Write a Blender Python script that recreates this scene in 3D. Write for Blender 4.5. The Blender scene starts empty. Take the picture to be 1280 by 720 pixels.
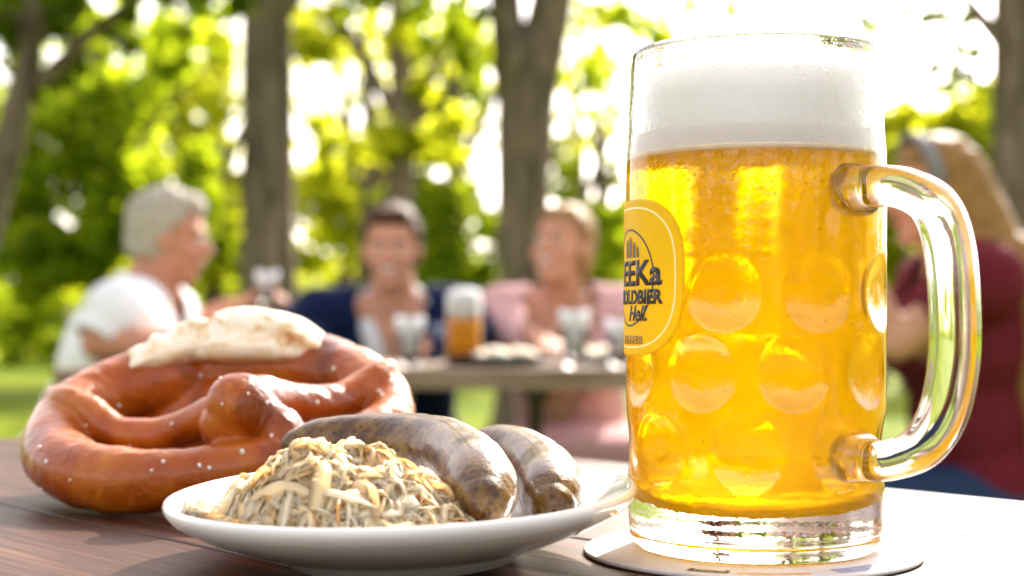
import bpy, bmesh, math, random
import numpy as np
from mathutils import Vector, Matrix, Euler
random.seed(7); rng = np.random.default_rng(7)
R_ = math.radians
sc = bpy.context.scene
COL = sc.collection
FPX, CZ, HX, HY = 1828.0, 0.845, 640.0, 401.0
TZ = 0.75                                   # table height

def P(px, py, d):                           # a direction seen in the photograph, at a real distance
    return Vector(((px-HX)*d/FPX, d, CZ-(py-HY)*d/FPX))

# ------------------------------------------------------------------ materials
def mat(name):
    m = bpy.data.materials.new(name); m.use_nodes = True
    nt = m.node_tree; nt.nodes.clear()
    out = nt.nodes.new('ShaderNodeOutputMaterial')
    return m, nt, out
def N(nt, t, **kw):
    n = nt.nodes.new(t)
    for k, v in kw.items():
        if hasattr(n, k) and not (k in n.inputs if hasattr(n.inputs, 'keys') else False): setattr(n, k, v)
    return n
def noise(nt, vec, scale, detail=4, rough=.55, dist=0):
    n = nt.nodes.new('ShaderNodeTexNoise'); n.inputs['Scale'].default_value = scale
    n.inputs['Detail'].default_value = detail; n.inputs['Roughness'].default_value = rough
    n.inputs['Distortion'].default_value = dist
    if vec is not None: nt.links.new(vec, n.inputs['Vector'])
    return n
def ramp(nt, fac, stops):
    r = nt.nodes.new('ShaderNodeValToRGB'); e = r.color_ramp.elements
    while len(e) < len(stops): e.new(.5)
    for q, (p, c) in zip(e, stops):
        q.position = p; q.color = (c, c, c, 1) if isinstance(c, (int, float)) else (*c, 1)
    nt.links.new(fac, r.inputs[0]); return r
def coords(nt, kind='Object', scale=None, rot=None):
    t = nt.nodes.new('ShaderNodeTexCoord'); o = t.outputs[kind]
    if scale or rot:
        m = nt.nodes.new('ShaderNodeMapping')
        if scale: m.inputs['Scale'].default_value = scale
        if rot: m.inputs['Rotation'].default_value = rot
        nt.links.new(o, m.inputs['Vector']); o = m.outputs[0]
    return o
def bump(nt, h, strength, dist=.001):
    b = nt.nodes.new('ShaderNodeBump'); b.inputs['Strength'].default_value = strength
    b.inputs['Distance'].default_value = dist; nt.links.new(h, b.inputs['Height']); return b
def simple(name, col, rough=.6, var=.15, scale=30, bmp=.3, bdist=.002, spec=.5, coat=0, sss=0, metal=0, ssr=(1,.4,.2), ssc=.01, sheen=0):
    m, nt, out = mat(name); p = nt.nodes.new('ShaderNodeBsdfPrincipled')
    v = coords(nt); n = noise(nt, v, scale)
    c = np.array(col)
    r = ramp(nt, n.outputs[0], [(.3, tuple(np.clip(c*(1-var), 0, 1))), (.7, tuple(np.clip(c*(1+var), 0, 1)))])
    nt.links.new(r.outputs[0], p.inputs['Base Color'])
    p.inputs['Roughness'].default_value = rough; p.inputs['Specular IOR Level'].default_value = spec
    p.inputs['Coat Weight'].default_value = coat; p.inputs['Coat Roughness'].default_value = .15
    p.inputs['Metallic'].default_value = metal
    p.inputs['Sheen Weight'].default_value = sheen
    if sss:
        p.inputs['Subsurface Weight'].default_value = sss; p.inputs['Subsurface Radius'].default_value = ssr
        p.inputs['Subsurface Scale'].default_value = ssc
    if bmp: nt.links.new(bump(nt, noise(nt, v, scale*3).outputs[0], bmp, bdist).outputs[0], p.inputs['Normal'])
    nt.links.new(p.outputs[0], out.inputs[0]); return m

def leaf_mat(name, dcol, tcol, tw=.55):
    m, nt, out = mat(name)
    g = nt.nodes.new('ShaderNodeNewGeometry')
    def rc(c):
        c = np.array(c)
        return ramp(nt, g.outputs['Random Per Island'], [(0, tuple(c*.55)), (.5, tuple(c)), (1, tuple(np.clip(c*1.5, 0, 1)))])
    d = nt.nodes.new('ShaderNodeBsdfPrincipled'); d.inputs['Roughness'].default_value = .5; d.inputs['Specular IOR Level'].default_value = .25
    nt.links.new(rc(dcol).outputs[0], d.inputs['Base Color'])
    t = nt.nodes.new('ShaderNodeBsdfTranslucent'); nt.links.new(rc(tcol).outputs[0], t.inputs[0])
    mx = nt.nodes.new('ShaderNodeMixShader'); mx.inputs[0].default_value = tw
    nt.links.new(d.outputs[0], mx.inputs[1]); nt.links.new(t.outputs[0], mx.inputs[2])
    nt.links.new(mx.outputs[0], out.inputs[0]); return m
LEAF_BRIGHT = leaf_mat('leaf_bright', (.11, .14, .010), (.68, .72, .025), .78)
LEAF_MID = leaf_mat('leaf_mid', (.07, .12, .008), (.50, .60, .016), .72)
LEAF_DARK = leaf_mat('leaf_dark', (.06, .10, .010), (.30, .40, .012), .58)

def wood_mat(name, c1, c2, c3, rough=(.3, .55), sc_=(3, 55, 55), bmp=.35):
    m, nt, out = mat(name); p = nt.nodes.new('ShaderNodeBsdfPrincipled')
    v = coords(nt, scale=sc_)
    n1 = noise(nt, v, 1.0, 8, .62, .5)
    v2 = coords(nt, scale=(sc_[0]*4, sc_[1]*7, sc_[2]*7)); n2 = noise(nt, v2, 1.0, 3, .6)
    mx = nt.nodes.new('ShaderNodeMix'); mx.data_type = 'FLOAT'; mx.inputs[0].default_value = .38
    nt.links.new(n1.outputs[0], mx.inputs[2]); nt.links.new(n2.outputs[0], mx.inputs[3])
    r = ramp(nt, mx.outputs[0], [(.30, c1), (.48, c2), (.68, c3)])
    n3 = noise(nt, coords(nt), 6, 3)
    mc = nt.nodes.new('ShaderNodeMix'); mc.data_type = 'RGBA'; mc.blend_type = 'MULTIPLY'; mc.inputs[0].default_value = .5
    nt.links.new(r.outputs[0], mc.inputs[6]); nt.links.new(ramp(nt, n3.outputs[0], [(.3, .55), (.7, 1.0)]).outputs[0], mc.inputs[7])
    nt.links.new(mc.outputs[2], p.inputs['Base Color'])
    nt.links.new(ramp(nt, n1.outputs[0], [(.3, rough[1]), (.7, rough[0])]).outputs[0], p.inputs['Roughness'])
    p.inputs['Specular IOR Level'].default_value = .2
    nt.links.new(bump(nt, mx.outputs[0], bmp, .0015).outputs[0], p.inputs['Normal'])
    nt.links.new(p.outputs[0], out.inputs[0]); return m
WOOD_TOP = wood_mat('stained_wood', (.007, .002, .0015), (.055, .017, .007), (.18, .075, .036))
WOOD_FAR = wood_mat('garden_wood', (.07, .045, .03), (.22, .15, .10), (.36, .27, .2), (.5, .7), (3, 30, 30))
IRON = simple('black_iron', (.02, .02, .022), .5, .2, 40, .2, .001)

def bark_mat():
    m, nt, out = mat('bark'); p = nt.nodes.new('ShaderNodeBsdfPrincipled')
    v = coords(nt, scale=(1, 1, .18)); n = noise(nt, v, 14, 8, .65, .6)
    r = ramp(nt, n.outputs[0], [(.35, (.07, .052, .038)), (.55, (.18, .14, .105)), (.75, (.32, .27, .21))])
    nt.links.new(r.outputs[0], p.inputs['Base Color']); p.inputs['Roughness'].default_value = .95; p.inputs['Specular IOR Level'].default_value = .1
    nt.links.new(bump(nt, n.outputs[0], 1, .04).outputs[0], p.inputs['Normal'])
    nt.links.new(p.outputs[0], out.inputs[0]); return m
BARK = bark_mat()

# ------------------------------------------------------------------ mesh helpers
class MB:
    def __init__(s): s.v = []; s.f = []
    def add(s, vs, fs):
        k = len(s.v); s.v.extend([tuple(x) for x in vs]); s.f.extend([tuple(i+k for i in f) for f in fs]); return s
    def box(s, c, d, rot=None):
        c = Vector(c); h = Vector(d)/2; vs = []
        for x in (-1, 1):
            for y in (-1, 1):
                for z in (-1, 1):
                    w = Vector((x*h.x, y*h.y, z*h.z))
                    if rot is not None: w = rot @ w
                    vs.append(c+w)
        return s.add(vs, [(0,1,3,2),(4,6,7,5),(0,4,5,1),(2,3,7,6),(0,2,6,4),(1,5,7,3)])
    def ell(s, c, r, rot=None, nu=20, nv=12):
        vs = []; c = Vector(c)
        if isinstance(r, (int, float)): r = (r, r, r)
        for j in range(1, nv):
            t = math.pi*j/nv
            for i in range(nu):
                a = 2*math.pi*i/nu
                w = Vector((r[0]*math.sin(t)*math.cos(a), r[1]*math.sin(t)*math.sin(a), r[2]*math.cos(t)))
                if rot is not None: w = rot @ w
                vs.append(c+w)
        t0 = Vector((0,0,r[2])); t1 = Vector((0,0,-r[2]))
        if rot is not None: t0 = rot@t0; t1 = rot@t1
        vs += [c+t0, c+t1]; a0 = len(vs)-2; fs = []
        for j in range(nv-2):
            for i in range(nu):
                q = (i+1) % nu
                fs.append((j*nu+i, (j+1)*nu+i, (j+1)*nu+q, j*nu+q))
        for i in range(nu):
            q = (i+1) % nu
            fs.append((a0, i, q)); fs.append((a0+1, (nv-2)*nu+q, (nv-2)*nu+i))
        return s.add(vs, fs)
    def cap(s, a, b, ra, rb, n=16):
        a = Vector(a); b = Vector(b); d = (b-a)
        L = d.length; d.normalize()
        q = d.to_track_quat('Z', 'Y').to_matrix()
        prof = []
        for k in range(1, 5): t = -math.pi/2+math.pi/2*k/5; prof.append((ra*math.cos(t), ra*math.sin(t)))
        prof.append((ra, 0)); prof.append((rb, L))
        for k in range(1, 5): t = math.pi/2*k/5; prof.append((rb*math.cos(t), L+rb*math.sin(t)))
        vs = [a+q@Vector((0,0,-ra))]
        for (r, z) in prof:
            for i in range(n):
                t = 2*math.pi*i/n; vs.append(a+q@Vector((r*math.cos(t), r*math.sin(t), z)))
        vs.append(a+q@Vector((0,0,L+rb))); fs = []
        for i in range(n): fs.append((0, 1+(i+1) % n, 1+i))
        for j in range(len(prof)-1):
            for i in range(n):
                k = (i+1) % n
                fs.append((1+j*n+i, 1+j*n+k, 1+(j+1)*n+k, 1+(j+1)*n+i))
        e = 1+(len(prof)-1)*n
        for i in range(n): fs.append((len(vs)-1, e+i, e+(i+1) % n))
        return s.add(vs, fs)
    def lathe(s, prof, c=(0,0,0), n=64, closed=False):
        c = Vector(c); m = len(prof); vs = []
        for (r, z) in prof:
            for i in range(n):
                t = 2*math.pi*i/n; vs.append(c+Vector((r*math.cos(t), r*math.sin(t), z)))
        fs = []
        for j in range(m if closed else m-1):
            j2 = (j+1) % m
            for i in range(n):
                k = (i+1) % n; fs.append((j*n+i, j*n+k, j2*n+k, j2*n+i))
        return s.add(vs, fs)
    def mesh(s, name):
        me = bpy.data.meshes.new(name); me.from_pydata([tuple(v) for v in s.v], [], s.f); me.update(); return me
    def build(s, name, m, parent=None, smooth=True, bevel=0):
        me = s.mesh(name)
        bm = bmesh.new(); bm.from_mesh(me)
        bmesh.ops.remove_doubles(bm, verts=bm.verts, dist=1e-6)
        bmesh.ops.recalc_face_normals(bm, faces=bm.faces); bm.to_mesh(me); bm.free()
        return link(name, me, m, parent, smooth, bevel)
def link(name, me, m, parent=None, smooth=True, bevel=0):
    o = bpy.data.objects.new(name, me); COL.objects.link(o)
    if m: me.materials.clear(); me.materials.append(m)
    if smooth: me.polygons.foreach_set('use_smooth', [True]*len(me.polygons))
    if parent: o.parent = parent
    if bevel:
        b = o.modifiers.new('Bevel', 'BEVEL'); b.width = bevel; b.segments = 2; b.limit_method = 'ANGLE'
        if smooth:
            me.polygons.foreach_set('use_smooth', [False]*len(me.polygons))
    return o
def tag(o, label=None, cat=None, group=None, kind=None):
    if label: o['label'] = label
    if cat: o['category'] = cat
    if group: o['group'] = group
    if kind: o['kind'] = kind
    return o
def empty(name, loc=(0,0,0), rz=0):
    o = bpy.data.objects.new(name, None); COL.objects.link(o); o.location = loc; o.rotation_euler = (0,0,rz)
    o.empty_display_size = .1; return o
def setparent(o, p):
    o.parent = p; o.matrix_parent_inverse = Matrix.Translation(p.location).inverted() if p.rotation_euler[2] == 0 else (Matrix.LocRotScale(p.location, p.rotation_euler, None)).inverted()
    return o
def fuse(mb, voxel, smooth=6):
    me = mb.mesh('tmp'); o = bpy.data.objects.new('tmp', me); COL.objects.link(o)
    r = o.modifiers.new('r', 'REMESH'); r.mode = 'VOXEL'; r.voxel_size = voxel
    if smooth:
        s = o.modifiers.new('s', 'SMOOTH'); s.iterations = smooth; s.factor = .5
    dg = bpy.context.evaluated_depsgraph_get(); dg.update()
    res = bpy.data.meshes.new_from_object(o.evaluated_get(dg))
    bpy.data.objects.remove(o); bpy.data.meshes.remove(me); return res
def cut(me, pred):
    bm = bmesh.new(); bm.from_mesh(me)
    bmesh.ops.delete(bm, geom=[f for f in bm.faces if pred(f.calc_center_median())], context='FACES')
    bm.to_mesh(me); bm.free(); return me
def catmull(pts, n):
    pts = [np.array(p, float) for p in pts]; p = [2*pts[0]-pts[1]]+pts+[2*pts[-1]-pts[-2]]; out = []
    for i in range(1, len(p)-2):
        for k in range(n):
            t = k/n; a, b, c, d = p[i-1], p[i], p[i+1], p[i+2]
            out.append(.5*((2*b)+(-a+c)*t+(2*a-5*b+4*c-d)*t*t+(-a+3*b-3*c+d)*t**3))
    out.append(pts[-1]); return out
def sweep(mb, pts, n=8, sides=20, sx=1, sy=1, caps=True, up=None, power=2):
    """pts: (x,y,z,r)"""
    q = catmull(pts, n); C = [Vector(a[:3]) for a in q]; Rr = [max(float(a[3]), 1e-5) for a in q]
    T = []
    for i in range(len(C)):
        T.append((C[min(i+1, len(C)-1)]-C[max(i-1, 0)]).normalized())
    u = Vector(up) if up is not None else (Vector((0,0,1)) if abs(T[0].z) < .9 else Vector((1,0,0)))
    rings = []
    def ring(c, t, u, r):
        w = t.cross(u).normalized(); vs = []
        for k in range(sides):
            a = 2*math.pi*k/sides; ca, sa = math.cos(a), math.sin(a)
            if power != 2:
                ca = math.copysign(abs(ca)**(2/power), ca); sa = math.copysign(abs(sa)**(2/power), sa)
            vs.append(c+u*(r*sy*ca)+w*(r*sx*sa))
        return vs
    us = []
    for i in range(len(C)):
        if up is not None: uu = Vector(up)
        else: uu = u
        uu = (uu-T[i]*uu.dot(T[i])).normalized(); u = uu; us.append(uu)
    if caps:
        for k in range(4):
            t = math.pi/2*k/4
            rings.append(ring(C[0]-T[0]*Rr[0]*math.cos(t), T[0], us[0], max(Rr[0]*math.sin(t), 1e-5)))
    for i in range(len(C)): rings.append(ring(C[i], T[i], us[i], Rr[i]))
    if caps:
        for k in range(3, -1, -1):
            t = math.pi/2*k/4
            rings.append(ring(C[-1]+T[-1]*Rr[-1]*math.cos(t), T[-1], us[-1], max(Rr[-1]*math.sin(t), 1e-5)))
    vs = [v for r in rings for v in r]; fs = []
    for j in range(len(rings)-1):
        for k in range(sides):
            l = (k+1) % sides; fs.append((j*sides+k, j*sides+l, (j+1)*sides+l, (j+1)*sides+k))
    fs.append(tuple(range(sides-1, -1, -1))); fs.append(tuple((len(rings)-1)*sides+k for k in range(sides)))
    return mb.add(vs, fs)
def wob(x, y, z, f, seed=0):                 # cheap smooth noise, about -1..1
    s = 0
    for k in range(4):
        a = 1.7*k+seed; g = f*(1.6**k)
        s += math.sin(g*x*math.cos(a)+g*y*math.sin(a)+g*z*math.cos(a*2.3)+a*3)*math.cos(g*y*math.cos(a*1.3)-g*z*math.sin(a)+g*x*.6+a)/(1.45**k)
    return s/2

# ------------------------------------------------------------------ ground
def ground():
    m, nt, out = mat('lawn'); p = nt.nodes.new('ShaderNodeBsdfPrincipled')
    v = coords(nt); n = noise(nt, v, .6, 5); n2 = noise(nt, v, 40, 4)
    r = ramp(nt, n.outputs[0], [(.3, (.12, .19, .005)), (.7, (.26, .32, .006))])
    mx = nt.nodes.new('ShaderNodeMix'); mx.data_type = 'RGBA'; mx.blend_type = 'MULTIPLY'; mx.inputs[0].default_value = .6
    nt.links.new(r.outputs[0], mx.inputs[6]); nt.links.new(ramp(nt, n2.outputs[0], [(.3, .4), (.7, 1)]).outputs[0], mx.inputs[7])
    nt.links.new(mx.outputs[2], p.inputs['Base Color']); p.inputs['Roughness'].default_value = .8
    p.inputs['Specular IOR Level'].default_value = .05
    nt.links.new(bump(nt, n2.outputs[0], 1, .03).outputs[0], p.inputs['Normal'])
    nt.links.new(p.outputs[0], out.inputs[0])
    b = MB(); k = 60
    xs = np.linspace(-1, 1, k+1); xs = np.sign(xs)*abs(xs)**2.5*300
    vs = [(x, y, 0.0+(.25*(abs(wob(x, y, 0, .05)))*min(1, max(0, (math.hypot(x, y)-8)/30)))) for y in xs for x in xs]
    fs = [(j*(k+1)+i, j*(k+1)+i+1, (j+1)*(k+1)+i+1, (j+1)*(k+1)+i) for j in range(k) for i in range(k)]
    b.add(vs, fs); tag(b.build('ground', m), kind='structure')
ground()

# ------------------------------------------------------------------ trees
def leaves(name, clusters, m, parent, size=.07):
    """clusters: (center xyz, radius xyz, leaf count, clump count)"""
    allc = []
    for (c, r, n, k) in clusters:
        d = rng.normal(size=(k, 3)); d /= np.linalg.norm(d, axis=1)[:, None]
        cc = np.array(c)+d*(rng.random((k, 1))**.45)*np.array(r)
        cr = rng.uniform(.10, .30, k)*min(r)
        idx = rng.integers(0, k, n)
        q = rng.normal(size=(n, 3))*.6
        allc.append(cc[idx]+q*cr[idx][:, None])
    pos = np.concatenate(allc); n = len(pos)
    pos[:, 2] = np.maximum(pos[:, 2], .06)
    a = rng.normal(size=(n, 3)); a /= np.linalg.norm(a, axis=1)[:, None]
    b = np.cross(a, rng.normal(size=(n, 3))); b /= np.linalg.norm(b, axis=1)[:, None]
    s = size*rng.uniform(.6, 1.4, (n, 1))
    V = np.stack([pos-a*s, pos-b*s*.5, pos+a*s, pos+b*s*.5], 1).reshape(-1, 3)
    me = bpy.data.meshes.new(name); me.vertices.add(4*n); me.vertices.foreach_set('co', V.ravel().astype(np.float32))
    me.loops.add(4*n); me.loops.foreach_set('vertex_index', np.arange(4*n, dtype=np.int32))
    me.polygons.add(n); me.polygons.foreach_set('loop_start', np.arange(0, 4*n, 4, dtype=np.int32))
    me.update(calc_edges=True); me.validate()
    return link(name, me, m, parent, smooth=False)

def tree(label, base, trunk, limbs, blobs, m, kind='tree', group=None, size=.07, cat='tree'):
    root = empty(kind, base); tag(root, label, cat, group)
    b = MB(); sweep(b, trunk, 8, 18)
    for l in limbs: sweep(b, l, 6, 10)
    me = b.mesh('trunk')
    for v in me.vertices:
        k = .018*wob(v.co.x, v.co.y, v.co.z*.3, 12); v.co.x += k; v.co.y += k
    o = link('trunk', me, BARK); setparent(o, root)
    c = leaves('crown', blobs, m, None, size); setparent(c, root)
    return root
def blob(px, py, rx, ry, d, n, k=None):
    c = P(px, py, d); s = d/FPX
    return ((c.x, c.y, c.z), (rx*s, (rx+ry)/2*s, ry*s), n, k or max(10, n//70))
def tr(px, d, r0, r1, top, lean=0, bend=0):
    x = (px-HX)*d/FPX
    return [(x-lean*.0, d, -.05, r0*1.5), (x+.02, d, .25, r0*1.1), (x+lean*.3+bend, d, top*.4, r0*.95), (x+lean*.6, d, top*.7, (r0+r1)/2), (x+lean, d, top, r1)]
def xat(px, d): return (px-HX)*d/FPX

TG = 'trees of the park'
# dark tree at far left
x = xat(14, 8)
tree('dark leaning tree at the left edge with deep green leaves', (x, 8, 0), [(xat(-75, 8), 8, -.05, .14), (xat(-68, 8), 8, .3, .10), (xat(-35, 8), 8, 1.1, .085), (xat(18, 8), 8, 1.9, .075), (xat(48, 8), 8, 2.6, .06), (xat(90, 8), 8, 3.6, .04)], 
     [[(x+.10, 8, 2.1, .05), (x+.6, 7.9, 2.5, .035), (x+1.2, 7.8, 2.75, .02)], [(x+.15, 8, 2.4, .05), (x-.6, 8.2, 3.0, .02)]],
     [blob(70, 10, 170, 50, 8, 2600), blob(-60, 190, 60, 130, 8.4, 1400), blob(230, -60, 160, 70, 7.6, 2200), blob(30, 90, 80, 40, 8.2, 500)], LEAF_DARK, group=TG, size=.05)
# trunk left of centre
x = xat(335, 9)
tree('straight dark trunk behind the white shirted man, high crown', (x, 9, 0), tr(335, 9, .165, .135, 5.5, -.02),
     [[(x, 9, 2.7, .08), (x+.7, 9.2, 3.4, .05), (x+1.6, 9.3, 3.7, .02)], [(x, 9, 3.0, .08), (x-.9, 8.8, 3.6, .03)], [(x, 9, 5.3, .1), (x+.5, 9.3, 6.3, .03)], [(x, 9, 5.3, .1), (x-.6, 9, 6.2, .03)]],
     [blob(300, -150, 330, 130, 9, 4200), blob(470, 5, 70, 22, 9.5, 260, 12), blob(240, 30, 60, 40, 9.4, 380, 14)], LEAF_MID, group=TG, size=.055)
# forked thick trunk
x = xat(655, 10)
tree('thick forked trunk between the dark haired man and the fair haired woman', (x, 10, 0),
     [(x, 10, -.05, .32), (x, 10, .3, .2), (x, 10, 1.5, .175), (x+.01, 10, 2.3, .2), (x, 10, 2.62, .235)],
     [[(x-.04, 10, 2.45, .17), (x-.12, 10, 2.9, .13), (x-.16, 10, 3.5, .12), (x-.3, 10, 5.2, .08), (x-.8, 10, 6.4, .03)],
      [(x+.06, 10, 2.45, .18), (x+.17, 10, 2.9, .15), (x+.26, 10, 3.5, .13), (x+.5, 10, 5.2, .08), (x+1, 10, 6.4, .03)],
      [(x+.25, 10, 3.3, .06), (x+.9, 10.1, 3.6, .03), (x+1.5, 10.1, 3.5, .012)], [(x-.15, 10, 3.1, .06), (x-.7, 9.9, 3.4, .03), (x-1.2, 9.9, 3.2, .012)]],
     [blob(640, -150, 300, 120, 10, 3600), blob(560, 40, 60, 55, 10, 520, 16), blob(770, 20, 60, 18, 10.3, 260, 12), blob(840, 45, 30, 32, 10.3, 110, 8), blob(730, 110, 40, 60, 11, 150, 10), blob(930, 10, 80, 14, 11, 120, 10)], LEAF_MID, group=TG, size=.055)
# dark trunk at right edge
x = xat(1262, 9)
tree('dark trunk at the right edge beyond the long haired woman', (x, 9, 0), tr(1262, 9, .13, .09, 5, .05),
     [[(x, 9, 2.5, .06), (x-.5, 9.1, 3.1, .03), (x-1.2, 9.2, 3.4, .012)], [(x, 9, 2.2, .06), (x+.6, 8.9, 2.9, .02)]],
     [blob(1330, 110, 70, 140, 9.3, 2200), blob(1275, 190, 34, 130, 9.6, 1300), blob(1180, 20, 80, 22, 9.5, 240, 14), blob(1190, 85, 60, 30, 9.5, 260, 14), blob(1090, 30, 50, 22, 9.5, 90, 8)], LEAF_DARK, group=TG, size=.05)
# mid trees
for (lab, px, d, tp, bl, m) in [
    ('broad bright tree beyond the white shirted man, at far left', 118, 17, 4, [(90, 150, 110, 110, 4200), (190, 260, 110, 90, 3600), (40, 300, 90, 80, 2600), (150, 60, 110, 60, 1100)], LEAF_MID),
    ('yellow green tree directly left of the straight dark trunk', 262, 20, 5, [(255, 90, 70, 110, 1300), (250, 300, 80, 90, 3600), (190, 150, 60, 60, 900)], LEAF_BRIGHT),
    ('thin leafed tree high between the straight and the forked trunk', 490, 15, 5, [(480, 60, 120, 60, 420), (520, 180, 70, 60, 420), (420, 190, 60, 50, 360), (390, 40, 50, 50, 300)], LEAF_BRIGHT),
    ('lacy young tree far behind the navy blazer, right of the straight trunk', 455, 21, 5, [(400, 120, 90, 90, 330, 100), (560, 150, 80, 80, 420, 110), (500, 60, 100, 60, 300, 90)], LEAF_BRIGHT),
    ('lacy young tree far behind, left of the straight trunk', 225, 23, 5, [(240, 120, 90, 110, 560, 150)], LEAF_BRIGHT),
    ('lacy young tree far behind, between the forked trunk and the mug', 715, 24, 5, [(735, 110, 60, 120, 760, 170), (820, 15, 110, 30, 360, 80)], LEAF_BRIGHT),
    ('slender tree seen between the straight trunk and the forked trunk', 560, 19, 5, [(560, 90, 50, 120, 1700), (570, 300, 100, 75, 3600), (520, 220, 60, 70, 1100)], LEAF_MID),
    ('yellow green tree right of the straight dark trunk', 430, 24, 5, [(430, 270, 110, 85, 4200), (400, 20, 90, 40, 900), (470, 170, 40, 60, 500)], LEAF_BRIGHT),
    ('small green tree between the forked trunk and the beer mug', 745, 22, 4, [(750, 300, 70, 80, 2500), (705, 210, 26, 50, 400), (765, 215, 16, 26, 200)], LEAF_MID),
    ('rounded bright tree right of the beer mug behind the long haired woman', 1150, 18, 3, [(1160, 250, 110, 105, 5200), (1220, 185, 80, 70, 3000), (1130, 170, 60, 40, 1200), (1080, 300, 80, 80, 2000)], LEAF_BRIGHT),
    ('dense green tree hidden mostly behind the beer mug', 930, 25, 3, [(930, 320, 150, 70, 4200)], LEAF_MID)]:
    xx = xat(px, d); zt = tp
    tree(lab, (xx, d, 0), [(xx, d, -.05, .3), (xx, d, .4, .17), (xx+.1, d, zt*.6, .13), (xx, d, zt, .07)],
         [[(xx+.05, d, zt*.5, .09), (xx+.7, d, zt*.8, .05), (xx+1.2, d+.2, zt*.95, .02)], [(xx, d, zt*.6, .08), (xx-.7, d, zt*.85, .05), (xx-1.2, d-.2, zt, .02)]],
         [blob(*q[:4], d, *q[4:]) for q in bl], m, group=TG, size=.10)
# bushes along the lawn's far edge
for (px, d, h, m, lab) in [(20, 26, 1.5, LEAF_MID, 'low dark bush at the left end of the lawn'),
                           (150, 27, 1.9, LEAF_BRIGHT, 'bright bush behind the white shirted man'),
                           (285, 24, 1.7, LEAF_MID, 'bush left of the straight dark trunk'),
                           (410, 27, 2.0, LEAF_BRIGHT, 'bright bush right of the straight dark trunk'),
                           (560, 25, 1.8, LEAF_MID, 'bush beside the dark haired man on his right'),
                           (760, 26, 2.1, LEAF_BRIGHT, 'bright bush between the fair haired woman and the mug'),
                           (1010, 24, 1.8, LEAF_MID, 'bush hidden behind the beer mug'),
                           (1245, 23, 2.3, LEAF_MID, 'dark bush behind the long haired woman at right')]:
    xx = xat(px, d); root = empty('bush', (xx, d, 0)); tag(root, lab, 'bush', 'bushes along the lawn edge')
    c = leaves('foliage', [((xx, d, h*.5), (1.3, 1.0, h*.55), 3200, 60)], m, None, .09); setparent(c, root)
    b = MB()
    for k in range(5):
        a = k*1.3; sweep(b, [(xx, d, -.03, .04), (xx+.2*math.cos(a), d+.2*math.sin(a), h*.35, .03), (xx+.5*math.cos(a), d+.5*math.sin(a), h*.75, .012)], 4, 8)
    o = b.build('stem', BARK); setparent(o, root)
cl = []
for k in range(46):
    a = R_(-62+124*k/45); d = 48+4*math.sin(k*2.1)
    cl.append(((d*math.sin(a), d*math.cos(a), 1.6+.8*math.sin(k*1.3)), (3.0, 2, 2.2+.8*math.sin(k*1.9)), 900, 40))
for k in range(60):  # unseen ring behind the camera, added to darken reflections in the mug glass
    a = R_(66+228*k/59); d = 30+3*math.sin(k*2.1); cl.append(((d*math.sin(a), d*math.cos(a), 2.6+.6*math.sin(k*1.3)), (2.6, 2, 3.0+.8*math.sin(k*1.9)), 900, 40))
w = leaves('woodland_and_added_ring', cl, LEAF_MID, None, .22)
tag(w, 'low far-off belt of trees closing the lawn, with an added unseen ring behind the camera', 'woodland', kind='stuff')

# ------------------------------------------------------------------ own table
U = Vector((.682, -.731, 0)); V = Vector((-.731, -.682, 0)); CORN = Vector((-.247, 1.322, 0))
tw, tl = .66, 1.75
tab = empty('wooden_table', (CORN.x, CORN.y, 0), math.atan2(U.y, U.x))
tag(tab, 'reddish brown wooden table in the foreground, carrying the mug, plate and pretzel', 'table')
b = MB(); nb = 5
for k in range(nb):                          # local: x along the grain, y negative towards the camera
    y1 = -k*tw/nb-.0008; y0 = -(k+1)*tw/nb+.0008
    b.box((tl/2, (y0+y1)/2, TZ-.018), (tl, y1-y0, .036))
o = b.build('tabletop', WOOD_TOP, tab, smooth=False, bevel=.0016)
for (lx, ly) in ((.12, -.1), (.12, -tw+.1), (tl-.12, -.1), (tl-.12, -tw+.1)):
    MB().box((lx, ly, (TZ-.036)/2), (.06, .06, TZ-.036)).build('leg', WOOD_TOP, tab, False, .003)
MB().box((tl/2, -.1, TZ-.075), (tl-.3, .025, .076)).build('apron', WOOD_TOP, tab, False, .002)
MB().box((tl/2, -tw+.1, TZ-.075), (tl-.3, .025, .076)).build('apron', WOOD_TOP, tab, False, .002)

# ------------------------------------------------------------------ mug
MX, MY, MZ = .0995, .600, TZ+.0022
def glass_mat(name='clear_glass', bs=.12, rough=.0, sc_=140):
    m, nt, out = mat(name)
    g = nt.nodes.new('ShaderNodeBsdfGlass'); g.inputs['IOR'].default_value = 1.5; g.inputs['Roughness'].default_value = rough
    g.inputs['Color'].default_value = (.99, .99, .985, 1)
    v = coords(nt); n1 = noise(nt, v, sc_, 3, .6); n2 = noise(nt, v, 24, 2)
    mx = nt.nodes.new('ShaderNodeMix'); mx.data_type = 'FLOAT'; mx.inputs[0].default_value = .6
    nt.links.new(n1.outputs[0], mx.inputs[2]); nt.links.new(n2.outputs[0], mx.inputs[3])
    nt.links.new(bump(nt, mx.outputs[0], bs, .002).outputs[0], g.inputs['Normal'])
    nt.links.new(g.outputs[0], out.inputs[0]); return m
GLASS = glass_mat('mug_glass', .26, .03)
GLASS_SMOOTH = glass_mat('handle_glass', .10, .05, 60)

AZ0 = -math.atan2(.0995, .6)
def cyl(th, z, r):
    th = th+AZ0; return Vector((MX+r*math.sin(th), MY-r*math.cos(th), MZ+z))
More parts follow.
